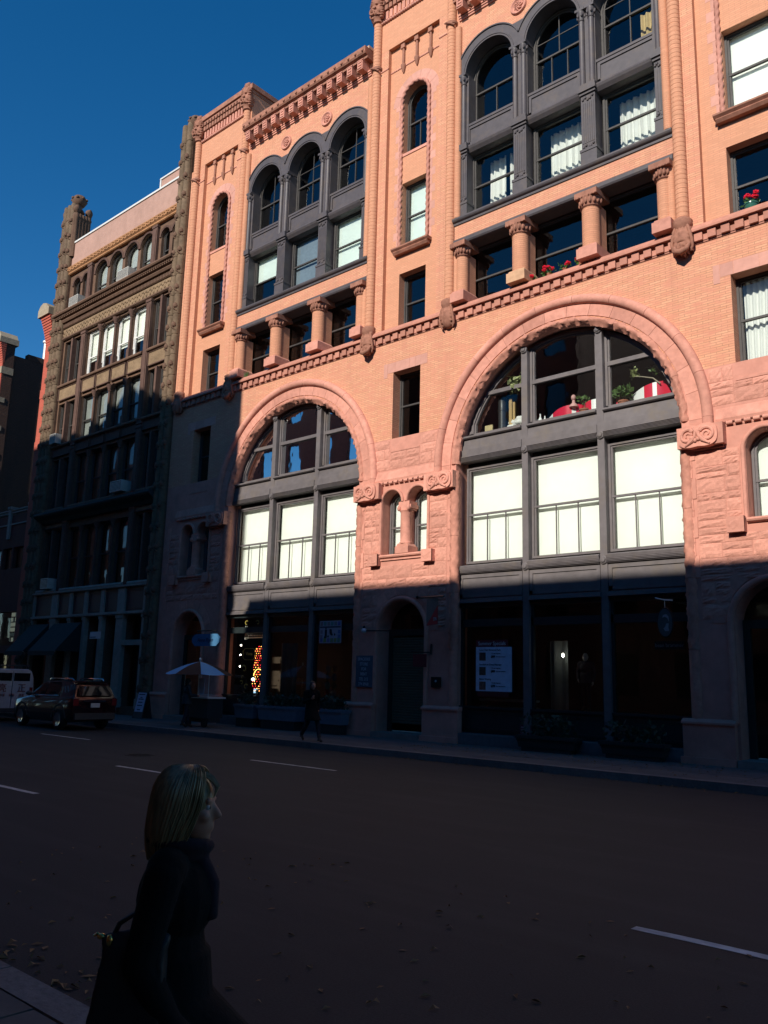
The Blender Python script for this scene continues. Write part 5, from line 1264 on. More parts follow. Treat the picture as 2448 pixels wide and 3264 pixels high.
# awnings on the brown building
AWN = plain('dark_green_awning', (.012, .02, .022), .8)
for x0, x1, lb in ((-41.0, -39.2, 'dark sloping awning at the left end of the brown building'), (-38.7, -36.2, 'wider dark sloping awning beside the cream iron posts')):
    e = empty('shop_awning', ((x0+x1)/2, 19.8, 2.6), lb, 'awning', 'awnings of the brown building', wc=True)
    m = MB(); m.add([(x0, 19.85, 3.95), (x1, 19.85, 3.95), (x1, 18.7, 2.62), (x0, 18.7, 2.62), (x0, 19.87, 3.93), (x1, 19.87, 3.93), (x1, 18.72, 2.6), (x0, 18.72, 2.6)], [(0, 1, 2, 3), (7, 6, 5, 4), (0, 4, 5, 1), (2, 6, 7, 3)]); m.add([(x0, 19.85, 3.95), (x0, 18.7, 2.62), (x0, 19.85, 2.62)], [(0, 1, 2)]); m.add([(x1, 19.85, 3.95), (x1, 18.7, 2.62), (x1, 19.85, 2.62)], [(0, 1, 2)]); obj('canvas', m, AWN, e)
    m = MB(); m.box(x0, x1, 18.69, 18.705, 2.42, 2.62); obj('valance', m, AWN, e); m = MB(); m.tube([(x0, 18.72, 2.6), (x1, 18.72, 2.6)], .015, 6); obj('front_bar', m, METAL, e)
def board(name, x0, x1, y, z0, z1, m_, label, cat='sign', th=.03):
    e = empty(name, ((x0+x1)/2, y, z0), label, cat, wc=True); m = MB(); m.box(x0, x1, y-th, y, z0, z1); obj('board', m, m_, e); return e
NAVY = MATS['navy_print']
e = board('letting_sign', -34.3, -33.45, 19.3, 3.15, 3.45, plain('white_sign', (.5, .5, .52), .6), 'small white sign on a bracket before the cream iron posts')
m = MB(); m.box(-34.25, -33.8, 19.262, 19.27, 3.2, 3.24); obj('print_line', m, NAVY, e); m = MB(); m.tube([(-34.5, 19.3, 3.3), (-34.5, 19.9, 3.3)], .02, 6); m.tube([(-34.5, 19.3, 3.3), (-34.28, 19.3, 3.3)], .015, 6); obj('bracket', m, GRYP, e)
# rent sign
e = board('rent_sign', -18.97, -18.2, 19.972, 1.48, 2.46, plain('slate_blue_sign', (.055, .085, .12), .6), 'slate blue metal sign with six lines of raised letters on the stone pier')
WL = plain('pale_letters', (.34, .38, .42), .6)
for k, t_ in enumerate(('SPACIOUS', 'STORE', 'FOR', 'RENT', 'TEL 212', '274 8968')): lettering(t_, -18.585, 19.938, 2.345-k*.155, .135, WL, e, .86, bold=.0015)
# red triangular banner on its rod and the small one below
POLE = plain('black_iron', (.012, .012, .013), .5, .4)
e = empty('hanging_banner', (-16.2, 19.9, 3.4), 'banner half grey half red on a long black rod beside the doorway', 'banner', wc=True)
m = MB(); m.tube([(-16.45, 20.0, 4.22), (-16.1, 19.75, 4.17), (-14.5, 18.75, 4.05)], .028, 8); m.ball((-16.47, 19.97, 4.22), .05, 8, 6); obj('rod', m, POLE, e, 40)
p0, p1 = Vector((-15.72, 19.5, 0)), Vector((-14.98, 19.1, 0))
def bq(u, z, d=0): v_ = p0.lerp(p1, u); n_ = Vector((-.475, -.88, 0)).normalized()*d; return (v_.x+n_.x, v_.y+n_.y, z)
GB = plain('grey_banner', (.10, .105, .10), .8); RB = plain('red_banner', (.35, .012, .02), .8)
m = MB(); m.add([bq(0, 3.30), bq(1, 3.30), bq(1, 4.05), bq(0, 4.10)], [(0, 1, 2, 3)]); m.add([bq(0, 3.30, -.006), bq(1, 3.30, -.006), bq(1, 4.05, -.006), bq(0, 4.10, -.006)], [(3, 2, 1, 0)]); obj('cloth', m, GB, e)
m = MB(); m.add([bq(.02, 3.31, .004), bq(.99, 3.31, .004), bq(.99, 3.86, .004)], [(0, 1, 2)]); obj('red_triangle', m, RB, e)
t_ = lettering('SPA', 0, 0, 0, .15, WL, e, 1); t_.location = Vector(bq(.78, 3.46, .012))-e.location; t_.rotation_euler = (pi/2, 0, atan2(p1.y-p0.y, p1.x-p0.x))
e = empty('small_banner', (-15.95, 19.9, 2.1), 'small red triangular banner on an iron wall bracket beside the shutter', 'banner', wc=True)
m = MB(); m.tube([(-15.9, 19.98, 2.8), (-15.9, 19.96, 2.5)], .03, 6); m.tube([(-15.9, 19.96, 2.55), (-16.3, 19.5, 2.55)], .02, 6); obj('bracket', m, POLE, e)
m = MB(); m.add([(-16.25, 19.55, 2.12), (-15.98, 19.86, 2.12), (-15.98, 19.86, 2.5), (-16.25, 19.55, 2.49)], [(0, 1, 2, 3)]); obj('cloth', m, plain('dark_red_banner', (.10, .008, .012), .8), e)
e = board('door_plaque', -15.87, -15.52, 19.97, 1.54, 1.84, POLE, 'small black plaque on the pier right of the shutter', 'plaque')
m = MB(); m.lathe([(0, -.004), (.035, -.004), (.035, 0)], 0, 0, 12); m.map(lambda x, y, z: (x, z, y)); m.shift(-15.69, 19.938, 1.72); obj('emblem', m, WL, e)
# globe lamp on its arm by the door
e = empty('wall_lamp', (-18.55, 19.9, 3.2), 'white globe lamp on a horizontal iron rod left of the doorway', 'lamp', wc=True)
m = MB(); m.tube([(-18.5, 19.88, 3.24), (-16.5, 19.9, 3.2)], .016, 6); obj('rod', m, POLE, e); m = MB(); m.ball((-18.55, 19.86, 3.24), .085, 14, 10); obj('globe', m, plain('opal_glass', (.5, .52, .55), .3), e, 60); m = MB(); m.lathe([(.04, 3.3), (.05, 3.36), (.02, 3.4)], -18.55, 19.86, 10); obj('cap', m, POLE, e)
# octagonal blue sign
e = empty('hanging_sign', (-26.2, 19.2, 2.8), 'blue octagonal hanging sign beside the umbrella', 'sign', wc=True)
x0, x1, z0, z1, cc = -26.75, -25.1, 2.78, 3.22, .14
m = MB(); m.prism([(x0+cc*1.3, z0), (x1-cc*1.3, z0), (x1, z0+cc), (x1, z1-cc), (x1-cc*1.3, z1), (x0+cc*1.3, z1), (x0, z1-cc), (x0, z0+cc)], 19.2, 19.26); obj('board', m, plain('bright_blue_sign', (.05, .15, .28), .9, spec=.1), e)
m = MB(); m.tube([(-27.4, 19.95, 3.35), (-26.5, 19.23, 3.34), (-25.3, 19.23, 3.34)], .02, 6); m.tube([(-26.4, 19.23, 3.34), (-26.4, 19.23, 3.2)], .008, 5); m.tube([(-25.45, 19.23, 3.34), (-25.45, 19.23, 3.2)], .008, 5); obj('bracket', m, POLE, e)
lettering('Anna Ryan', -25.92, 19.193, 3.0, .2, plain('navy_letters', (.012, .035, .10), .6), e, 1.1)
# sock-shop card hanging in the far shop window
e = board('sock_shop_sign', -20.9, -19.88, 20.2, 2.88, 3.62, plain('lilac_white_card', (.30, .30, .36), .7), 'square pale card with coloured squares and dark sock shapes in shop window')
cols = [(.2, .13, .14), (.1, .2, .19), (.2, .16, .16), (.1, .22, .2), (.18, .18, .17), (.1, .1, .3)]
for k in range(6):
    m = MB(); m.box(-20.86+k*.165, -20.74+k*.165, 20.164, 20.17, 3.46, 3.59); obj('colour_square', m, plain('sq%d' % k, cols[k], .7), e); m = MB(); m.box(-20.86+k*.165, -20.74+k*.165, 20.164, 20.17, 2.91, 3.04); obj('colour_square', m, plain('sqb%d' % k, [(.1, .1, .26), (.17, .22, .05), (.16, .13, .26), (.17, .19, .08), (.2, .23, .06), (.09, .2, .12)][k], .7), e)
for z in (3.25, 3.10):
    for x, c_ in ((-20.86, (.19, .15, .2)), (-20.02, (.08, .12, .3))): m = MB(); m.box(x, x+.11, 20.164, 20.17, z-.06, z+.06); obj('colour_square', m, plain('sqc%d%d' % (int(z*100), int(x*10)), c_, .7), e)
m = MB(); m.prism([(-20.64, 3.33), (-20.54, 3.33), (-20.54, 3.10), (-20.56, 3.04), (-20.66, 3.04), (-20.68, 3.08), (-20.64, 3.12)][::-1], 20.163, 20.17); obj('sock_shape', m, plain('ink_black', (.008, .008, .01), .7), e)
m = MB(); m.prism([(-20.42, 3.34), (-20.32, 3.34), (-20.30, 3.22), (-20.26, 3.16), (-20.26, 3.13), (-20.34, 3.13), (-20.41, 3.2)][::-1], 20.163, 20.17); obj('sock_shape', m, MATS['ink_black'], e)
for x, z in ((-20.59, 3.37), (-20.48, 3.1), (-20.17, 3.16)): m = MB(); m.ball((x, 20.166, z), (.035, .006, .042), 10, 6); obj('dot', m, MATS['ink_black'], e)
m = MB(); m.box(-20.88, -19.9, 20.164, 20.17, 3.385, 3.44); obj('title_band', m, plain('dark_title_band', (.05, .05, .08), .7), e); m = MB(); m.tube([(-21.1, 20.19, 3.72), (-19.7, 20.19, 3.72)], .008, 5); m.tube([(-20.7, 20.19, 3.62), (-20.7, 20.19, 3.72)], .005, 5); m.tube([(-20.1, 20.19, 3.62), (-20.1, 20.19, 3.72)], .005, 5); obj('rod', m, POLE, e)
# price poster in the salon window
e = board('price_poster', -14.50, -13.28, 20.30, 1.475, 2.715, plain('pale_blue_white_poster', (.50, .56, .68), .7), 'tall white price poster with red heading in the salon window', 'poster', .012)
m = MB(); m.box(-14.50, -13.40, 20.288, 20.30, 2.72, 2.915); obj('heading_band', m, plain('wine_red_band', (.16, .012, .02), .7), e); lettering('Summer Specials', -13.95, 20.284, 2.81, .15, plain('pale_print', (.55, .5, .52), .7), e, .93)
for k, (z, hd, pr) in enumerate(((2.60, 'Laser Hair Removal Pack', '$89'), (2.19, 'Swedish or Deep Massage', '$89'), (1.78, 'Bikini Waxing', '$39'))):
    lettering(hd, -14.38, 20.284, z+.03, .072, NAVY, e, 1, align='LEFT'); lettering(pr, -13.98, 20.284, z-.16, .085, MATS['ink_black'], e, 1.1, bold=.004, align='LEFT'); lettering('for one session', -13.80, 20.284, z-.16, .05, NAVY, e, 1, align='LEFT'); lettering('15 min Express', -13.96, 20.284, z-.07, .05, NAVY, e, 1, align='LEFT')
    m = MB(); m.box(-14.38, -14.16, 20.284, 20.29, z-.27, z-.04); q = obj('photo_print', m, plain('poster_photo%d' % k, [(.10, .05, .045), (.07, .045, .035), (.2, .09, .07)][k], .6, 0, .6, 14, 0), e)
m = MB(); m.box(-14.45, -13.38, 20.288, 20.30, 1.33, 1.468); obj('footer_band', m, plain('dull_red_band', (.09, .012, .012), .7), e)
# small red notice low on the salon front, oval hanging sign
e = board('red_notice', -12.99, -12.62, 20.24, .36, .62, plain('dark_red_notice', (.12, .02, .03), .7), 'small dark red notice low on the salon front', 'notice', .02)
for z in (.55, .48, .41): m = MB(); m.box(-12.95, -12.66, 20.214, 20.22, z-.02, z+.02); obj('print_line', m, plain('pink_print', (.3, .16, .18), .7), e)
e = empty('oval_sign', (-8.55, 19.6, 2.9), 'oval dark hanging sign with a pale crescent figure by the right pier', 'sign', wc=True)
m = MB(); m.lathe([(0, -.02), (.24, -.02), (.25, 0), (.24, .02), (0, .02)], 0, 0, 28); m.map(lambda x, y, z: (x*.8, z, y*1.45)); m.shift(-8.5, 19.6, 3.22); obj('board', m, POLE, e, 40)
m = MB(); m.lathe([(.2, -.026), (.225, -.026), (.225, -.02), (.2, -.02)], 0, 0, 28); m.map(lambda x, y, z: (x*.8, z, y*1.45)); m.shift(-8.5, 19.6, 3.22); obj('rim', m, plain('dim_grey_paint', (.06, .065, .065), .6), e)
m = MB(); m.prism([(-8.54, 3.40), (-8.46, 3.42), (-8.41, 3.36), (-8.40, 3.24), (-8.44, 3.33), (-8.50, 3.36), (-8.56, 3.34)][::-1], 19.568, 19.578); m.prism([(-8.47, 3.20), (-8.41, 3.20), (-8.42, 3.10), (-8.40, 3.02), (-8.50, 3.02), (-8.54, 3.08), (-8.49, 3.13)][::-1], 19.568, 19.578); obj('crescent_figure', m, plain('pale_grey_figure', (.22, .23, .25), .6), e)
m = MB(); m.tube([(-8.9, 19.98, 3.86), (-8.5, 19.6, 3.76), (-8.2, 19.35, 3.72)], .014, 6); m.tube([(-8.5, 19.6, 3.76), (-8.5, 19.6, 3.58)], .006, 5); obj('bracket', m, METAL, e)
e = board('window_lettering_board', -9.1, -8.35, 20.3, 2.62, 2.82, POLE, 'dark strip with pale small letters below the oval sign', 'sign', .012); lettering('bean brammer', -8.72, 20.284, 2.72, .13, plain('dim_letters', (.12, .125, .13), .6), e, .95)
# ================================================================== sunlit shop light at the left of the far bay
GOLD = plain('gold_leaf', (.50, .42, .10), .45, .2, .1, 9, 0)
e = empty('gilded_window_ornament', (-25, 20.34, 1.5), 'gilded scrolls and framed lettering on the leftmost shop pane', 'window lettering', wc=True)
def scroll(x, z, s, flip=1):
    pts = []; rs = []
    for i in range(22): t = i/21; a = 2.6-4.6*t; r_ = s*(1-.72*t); pts.append((x+flip*r_*cos(a), 20.33, z+r_*sin(a))); rs.append(s*.17*(1-.55*t))
    m = MB(); m.tube(pts, rs, 6); m.ball((pts[-1][0], 20.33, pts[-1][2]), s*.14, 7, 5); m.map(lambda a, b, c: (a, 20.335+(b-20.33)*.15, c)); obj('gilt_scroll', m, GOLD, e, 60)
scroll(-25.0, 1.98, .16); scroll(-25.08, 1.68, .07, -1); scroll(-25.1, 1.48, .10); scroll(-24.85, 1.34, .12, -1); scroll(-25.0, 3.66, .11, -1); scroll(-24.36, 3.66, .11)
m = MB(); x0, x1, z0, z1 = -25.1, -24.42, 2.32, 2.73; pts = [(x0+.1, z0), (x1-.1, z0), (x1, z0+.1), (x1, z1-.1), (x1-.1, z1), (x0+.1, z1), (x0, z1-.1), (x0, z0+.1)]
m.tube([(x, 20.335, z) for x, z in pts], .008, 5, closed=True); obj('gilt_frame', m, GOLD, e); lettering('Vinea', -24.76, 20.335, 2.54, .17, GOLD, e, 1)
e = empty('louvred_vent', (-24.9, 20.6, 3.1), 'pale louvred vent behind the leftmost shop pane', 'vent', wc=True)
for k in range(5): m = MB(); m.profx([(20.62, 3.12+k*.085), (20.58, 3.16+k*.085), (20.60, 3.175+k*.085), (20.64, 3.13+k*.085)], -25.3, -24.3); obj('slat', m, METAL, e)
m = MB(); m.box(-25.33, -25.3, 20.56, 20.66, 3.08, 3.58); m.box(-24.3, -24.27, 20.56, 20.66, 3.08, 3.58); obj('vent_frame', m, METAL, e)
AMB = emis('amber_bulb', (1, .45, .08), 9); RDB = emis('red_bulb', (1, .03, .04), 6); WHB = emis('white_bulb', (1, .9, .75), 14)
q = random.Random(12)
e = empty('fairy_lights', (-24.5, 20.75, 1.2), 'strings of amber and red fairy lights hanging behind the leftmost shop pane', 'lights', wc=True)
for k in range(6):
    x = -24.86+k*.095; m = MB(); pts = [(x+.03*sin(i*.7+k), 20.72+.04*cos(i+k), 2.82-i*.085) for i in range(20)]; m.tube(pts, .004, 4); s_ = obj('cord', m, GRYP, e)
    for cm, ph in ((AMB, 0), (RDB, 1)):
        m = MB()
        for i, p in enumerate(pts):
            if (i+k) % 3 != ph and q.random() < .75: m.ball((p[0]+q.uniform(-.02, .02), p[1], p[2]), .011, 5, 4)
        structure(obj('bulbs', m, cm, s_), 'stuff')
m = MB(); m.arc([(.27, 20.70), (.285, 20.70), (.285, 20.72), (.27, 20.72)], -24.6, 1.72, .1, pi-.1, 18); obj('lit_arch', m, emis('amber_tube', (1, .55, .12), 4), e)
for k, (x, z) in enumerate(((-25.35, 2.86), (-25.36, 2.5), (-25.35, 2.08))):
    o = MB(); o.ball((0, 0, 0), .028, 10, 7); tag(obj('bulb_lamp', o, WHB, None, 50, (x, 20.42, z)), 'small white bulb, %s of three beside the gilded pane' % ('top', 'middle', 'lowest')[k], 'lamp', 'bulbs beside the gilded pane')
o = MB(); o.ball((0, 0, 0), (.09, .05, .06), 10, 7); tag(obj('table_lamp', o, emis('white_shade', (.9, .95, 1), 3), None, 50, (-25.0, 20.8, 1.62)), 'small glowing white lamp shade low behind the gilded pane', 'lamp')
o = MB(); o.box(-.1, .1, -.02, .02, -.08, .08); tag(obj('lit_card', o, emis('cool_display', (.35, .6, .8), 1.2), None, None, (-24.82, 20.8, 1.2)), 'small glowing bluish display card at the foot of the gilded pane', 'display')
# pale drape and stained window pieces in the middle and right lights of the far shop
e = tag(obj('window_drape', MB().add([(x, 20.62+.03*sin(x*22), z) for i in range(31) for x in (-23.3+.85*i/30,) for z in (1.05, 2.92)], [(2*i, 2*i+2, 2*i+3, 2*i+1) for i in range(30)]), plain('pale_teal_drape', (.16, .24, .26), .8), None, 60), 'pale teal drape hanging in the middle pane of the far shop', 'drape')
e = empty('stained_glass_panel', (-20.6, 20.6, 1.1), 'panel of coloured glass roundels in the right pane of the far shop', 'glass panel', wc=True)
cs = [(.25, .04, .05), (.25, .3, .3), (.05, .22, .2), (.2, .25, .12), (.3, .2, .06), (.12, .2, .25), (.28, .28, .26), (.2, .1, .05)]
for k in range(8): m = MB(); m.lathe([(0, -.006), (.12, -.006), (.13, 0), (.12, .006), (0, .006)], 0, 0, 18); m.map(lambda x, y, z: (x, z, y)); m.shift(-20.85+.3*(k % 2), 20.6, 1.22+.27*(k//2)); obj('roundel', m, plain('roundel%d' % k, cs[k], .3), e, 40)
for nm, x, z, cl, lb in (('salon_spot', -11.9, 2.46, WHB, 'tiny white spot light inside the salon, middle window'), ('salon_spot', -7.95, 2.95, WHB, 'tiny white spot light at the right end of the salon')):
    o = MB(); o.ball((0, 0, 0), .022, 8, 6); o.lathe([(.035, .01), (.03, .07), (.01, .09)], 0, 0, 8); tag(obj(nm, o, cl, None, 50, (x, 20.7 if x < -9 else 20.25, z)), lb, 'spot light', 'spot lights of the salon')
e = empty('salon_counter', (-13.8, 21, 1.0), 'low counter with a pale edge behind the price poster', 'counter', wc=True)
m = MB(); m.box(-14.7, -12.95, 20.75, 21.2, 1.0, 1.06); m.box(-14.7, -12.95, 20.75, 21.2, 1.2, 1.26); obj('counter_edge', m, plain('pale_counter', (.3, .33, .34), .5), e); m = MB(); m.box(-14.65, -13.0, 20.8, 21.15, 1.06, 1.2); obj('counter_body', m, GRYP, e)
e = tag(obj('salon_drape', MB().add([(x, 21.0+.05*sin(x*18), z) for i in range(31) for x in (-12.5+.6*i/30,) for z in (1.0, 2.9)], [(2*i, 2*i+2, 2*i+3, 2*i+1) for i in range(30)]), plain('grey_drape', (.2, .23, .23), .8), None, 60), 'grey drape gathered inside the middle window of the salon', 'drape')
# ================================================================== air conditioners
ACW = plain('cream_metal', (.52, .50, .45), .5, .1, .06, 8, .05, dirt=(.3, .27, .22))
def aircon(x, z, y, w_, label, h=.5, d=.62):
    e = empty('air_conditioner', (x, y, z), label, 'air conditioner', 'window air conditioners of the brown building')
    m = MB(); m.box(-w_/2, w_/2, -d, .12, 0, h); obj('casing', m, ACW, e); m = MB(); m.box(-w_/2+.04, w_/2-.04, -d-.006, -d, .04, h-.04); g_ = obj('grille', m, GRYP, e)
    for k in range(7): m = MB(); m.box(-w_/2+.04, w_/2-.04, -d-.014, -d-.006, .05+k*(h-.1)/7, .05+k*(h-.1)/7+.025); obj('louvre', m, ACW, g_)
aircon(-35.1, 20.45, 20.3, 1.0, 'cream air conditioner in a wide arched top window'); aircon(-39.8, 20.45, 20.3, .9, 'cream air conditioner in the narrow arched windows at left'); aircon(-40.5, 13.1, 20.3, .6, 'small pale air conditioner at the sunlit left end of the third row'); aircon(-34.0, 9.75, 20.3, .95, 'air conditioner in shade below the tan panels'); aircon(-39.8, 5.66, 20.3, .7, 'air conditioner in shade above the cream posts')
# ================================================================== things standing in the upper windows
PET = plain('red_petals', (.62, .012, .035), .5, 0, .2, 30, 0); GRN = plain('geranium_leaves', (.06, .14, .025), .5, 0, .3, 20, 0)
def geranium(x, y, z, s, label, n=3, seed=0, pot=None, group='red geraniums on the ledges'):
    e = empty('geranium', (x, y, z), label, 'flower', group); q = random.Random(seed)
    zz = 0
    if pot:
        m = MB(); m.lathe([(.10, 0), (.15, .1), (.165, .19), (.18, .19), (.18, .22), (.15, .22)], 0, 0, 20); obj('pot', m, pot, e, 40); zz = .2
    else:
        m = MB(); m.lathe([(.05, 0), (.07, .07), (.075, .07), (.075, .09)], 0, 0, 12); obj('pot', m, plain('clay_pot', (.3, .11, .06), .8), e, 40); zz = .07
    m = foliage(int(70*s/.2), s, s*.7, s*.9, .075, seed+5).shift(0, 0, zz-.01); obj('leaves', m, GRN, e)
    for k in range(n):
        a = q.uniform(0, 6.3); bx, by, bz = s*.9*q.uniform(-1, 1), -.05+.05*q.uniform(-1, 1), zz+s*q.uniform(.5, 1.25)
        m = MB(); m.tube([(bx*.3, by*.3, zz), (bx, by, bz)], .005, 5); st_ = obj('stem', m, GRN, e); m = MB()
        for i in range(26): d = Vector((q.gauss(0, 1), q.gauss(0, 1), q.gauss(0, 1))).normalized()*.055; m.ball((bx+d.x, by+d.y, bz+d.z*.7), (.026, .026, .02), 5, 4)
        obj('flower_head', m, PET, st_)
bx = BX[1]
for k, (u, s, n) in enumerate(((-.88, .13, 3), (-.28, .2, 4), (.25, .2, 3), (.75, .16, 3))):
    geranium(bx+u, 20.12, 13.37, s, 'red geranium on the ledge, %s of four between two brick columns' % ('leftmost', 'second', 'third', 'rightmost')[k], n, k)
geranium(PC[2]-.12, PY+.14, 13.38, .2, 'red geranium in a green pot on the right-hand window ledge', 5, 9, plain('green_glazed_pot', (.03, .12, .09), .25))
e = empty('ledge_grass', (BX[0]-3.0, 20.1, 13.37), 'tuft of green grass on the ledge at the first brick column', 'plant'); m = MB(); q = random.Random(3)
for i in range(60): x, y = q.gauss(0, .07), q.gauss(0, .04); m.tube([(x, y, 0), (x*1.4, y*1.3, .15), (x*2+q.gauss(0, .03), y*2, q.uniform(.18, .3))], [.006, .005, .001], 4)
obj('blades', m, LEAF2, e)
def plant(x, y, z, h, sp, label, seed, stem=.012, n=160, leaf_=.12, mat=None, droop=0, pot=True):
    e = empty('potted_plant', (x, y, z), label, 'plant', 'plants behind the upper windows')
    if pot: m = MB(); m.lathe([(.10, 0), (.14, .2), (.155, .2), (.155, .24)], 0, 0, 16); obj('pot', m, plain('clay_pot', (.3, .11, .06), .8), e, 40)
    m = MB(); m.tube([(0, 0, .1), (.02, 0, h*.5), (-.01, 0, h)], [stem*1.4, stem, stem*.7], 6); obj('stem', m, plain('plant_stem', (.14, .09, .04), .8), e, 40)
    m = foliage(n, sp, sp*.7, sp*1.3, leaf_, seed, droop).shift(0, 0, h-sp*.5); obj('leaves', m, mat or LEAF2, e)
plant(BX[0]-.55, 20.75, 9.1, .45, .24, 'leafy green plant in the middle light of the far arch', 31); plant(BX[0]+1.75, 20.75, 9.1, .5, .3, 'feathery green palm in the right light of the far arch', 32, leaf_=.22, n=120)
plant(BX[0]+.35, 20.8, 13.4, .45, .32, 'bushy plant behind the middle loggia window of the far bay', 33, leaf_=.1)
# guard rails behind the far lunette
for k, (a, b) in enumerate(((bx_, cx_) for bx_, cx_ in ((BX[0]-2.95, BX[0]-1.32), (BX[0]-1.05, BX[0]+1.05), (BX[0]+1.32, BX[0]+2.95)))):
    e = empty('guard_rail', ((a+b)/2, 20.66, 9.1), 'white guard rail across the %s light of the far arch' % ('left', 'middle', 'right')[k], 'rail', 'guard rails in the far arch', wc=True)
    for z in (9.22, 9.32, 9.42): m = MB(); m.tube([(a, 20.66, z), (b, 20.66, z)], .012, 6); obj('bar', m, METAL, e)
    for t in (.1, .5, .9): m = MB(); m.tube([(a+(b-a)*t, 20.66, 9.1), (a+(b-a)*t, 20.66, 9.42)], .012, 6); obj('post', m, METAL, e)
e = empty('guard_rail', (BX[0]-2.33, 20.6, 19.65), 'pale rail low in the first upper arch of the far bay', 'rail', 'guard rails in the far arch', wc=True)
for z in (19.8, 19.92, 20.04): m = MB(); m.tube([(BX[0]-3.1, 20.6, z), (BX[0]-1.5, 20.6, z)], .012, 6); obj('bar', m, METAL, e)
# near lunette: striped screens, bust, bundle, hanging plant, pipe
RED2 = plain('bright_red_panel', (.62, .02, .05), .18, 0, .06, 5, 0, .6); WHT = plain('glossy_white_panel', (.78, .78, .74), .3, 0, .03, 5, 0)
def screen(x0, x1, h0, h1, label, cols_, seed):
    e = empty('striped_screen', ((x0+x1)/2, 20.8, 9.08), label, 'screen', 'red and white screens in the near arch', wc=True); n = 24; tot = sum(w_ for _, w_ in cols_); a = 0
    for m_, w_ in cols_:
        m = MB(); vs_ = []; k = 8
        for i in range(k+1):
            t = (a+w_*i/k)/tot; x = x0+(x1-x0)*t; y = 20.9-.22*sin(pi*t); h = h0+(h1-h0)*sin(pi*min(1, t*1.1)/2)
            vs_ += [(x, y, 9.08), (x, y, 9.08+h), (x, y+.03, 9.08+h), (x, y+.03, 9.08)]
        m.add(vs_, [(4*i+q, 4*i+4+q, 4*i+4+(q+1) % 4, 4*i+(q+1) % 4) for i in range(k) for q in range(4)]); obj('panel', m, m_, e, 50); a += w_
screen(bx-.78, bx+.28, .30, .50, 'curved red and white screen in the middle light of the near arch', ((WHT, .25), (RED2, .9), (WHT, .15), (RED2, .2)), 1)
screen(bx+.26, bx+1.12, .42, .5, 'red screen at the right end of the middle light', ((RED2, 1.0), (WHT, .5), (RED2, .5)), 2)
screen(bx+1.34, bx+1.58, .42, .42, 'narrow red and white screen at the left of the right light', ((RED2, .6), (WHT, .3)), 3); screen(bx+1.72, bx+2.95, .36, .62, 'tall curved white and red screen in the right light of the near arch', ((WHT, 1.0), (RED2, .45), (WHT, .2), (RED2, .7)), 4)
e = empty('mannequin_bust', (bx+.1, 20.75, 9.5), 'small pink mannequin bust above the red screen', 'bust')
m = MB(); m.ball((0, 0, .26), (.07, .08, .095), 16, 12, lambda x, y, z: 1+.15*math.exp(-(x/.3)**2-((z+.1)/.3)**2)*(1 if y < 0 else 0)); m.lathe([(.13, -.02), (.12, .04), (.05, .1), (.04, .2)], 0, 0, 16); obj('bust', m, plain('pink_plaster', (.6, .33, .3), .5), e, 60)
e = empty('white_bundle', (bx-1.7, 20.75, 9.08), 'heap of white cloth bundles in the left light of the near arch', 'bundle'); q = random.Random(5)
for i in range(9): m = MB(); m.ball((0, 0, 0), (.2, .13, .10), 14, 10, lambda x, y, z: 1+.12*sin(7*x+3*z+i)+.08*sin(11*y+i)); obj('cloth_fold', m, CURT, e, 60, (q.uniform(-.3, .3), q.uniform(-.08, .08), .08+.035*i+.02*q.random()))
plant(bx-1.62, 20.62, 10.55, -.02, .26, 'pale drooping plant hanging behind the bar of the left light', 41, n=340, leaf_=.2, mat=plain('sage_leaves', (.20, .23, .10), .7, 0, .2, 9, 0), droop=1.6, pot=False)
e = tag(obj('vent_duct', MB().lathe([(.13, 0), (.13, .75), (.145, .75), (.145, .79), (.13, .79), (.13, 1.15), (.09, 1.2)], 0, 0, 18), plain('dark_grey_duct', (.05, .05, .052), .4, .3), None, 40, (bx-2.32, 20.75, 9.08)), 'dark round duct standing in the left light of the near arch', 'duct')
e = tag(obj('timber_posts', MB().box(-.03, .07, -.03, .03, 0, 1.1).box(.1, .17, -.02, .04, 0, .95), plain('pale_timber', (.5, .33, .14), .7), None, None, (bx-2.02, 20.72, 9.08)), 'two pale timber battens beside the dark duct', 'timber')
e = tag(obj('cardboard_panel', MB().box(-.14, .14, -.02, .02, 0, .38), plain('cream_card', (.6, .48, .25), .8), None, None, (bx-2.78, 20.7, 9.08)), 'cream card leaning at the left corner of the near arch', 'card')
e = tag(obj('white_bottles', MB().lathe([(.05, 0), (.055, .2), (.02, .28), (.02, .36)], 0, 0, 12).lathe([(.045, 0), (.05, .16), (.018, .22), (.018, .28)], .14, .02, 12).box(-.2, -.06, -.03, .03, 0, .2), WHT, None, 40, (bx-.92, 20.62, 9.08)), 'white bottles standing at the left of the middle light', 'bottles')
plant(bx+1.66, 20.66, 9.08, .42, .2, 'spiky green palm before the red screen in the right light', 43, n=130, leaf_=.2, mat=LEAF2); plant(bx+.45, 20.72, 9.1, .5, .16, 'small green plant peeping over the red screen', 44, n=70, leaf_=.1)
e = empty('leaning_branch', (bx+2.6, 20.7, 9.6), 'bare branch with tufts of pale leaves in the right light', 'plant')
m = MB(); m.tube([(.1, 0, 0), (-.1, 0, .2), (-.4, -.02, .3), (-.62, 0, .36)], [.02, .018, .014, .01], 7); obj('stem', m, plain('pale_bark', (.3, .25, .18), .8), e, 40); m = foliage(60, .09, .08, .26, .11, 51).shift(-.64, 0, .32); obj('leaves', m, plain('pale_leaves', (.28, .32, .12), .6, 0, .2, 9, 0), e); m = foliage(50, .12, .08, .2, .1, 52).shift(-.1, .1, .35); obj('leaves', m, LEAF2, e)
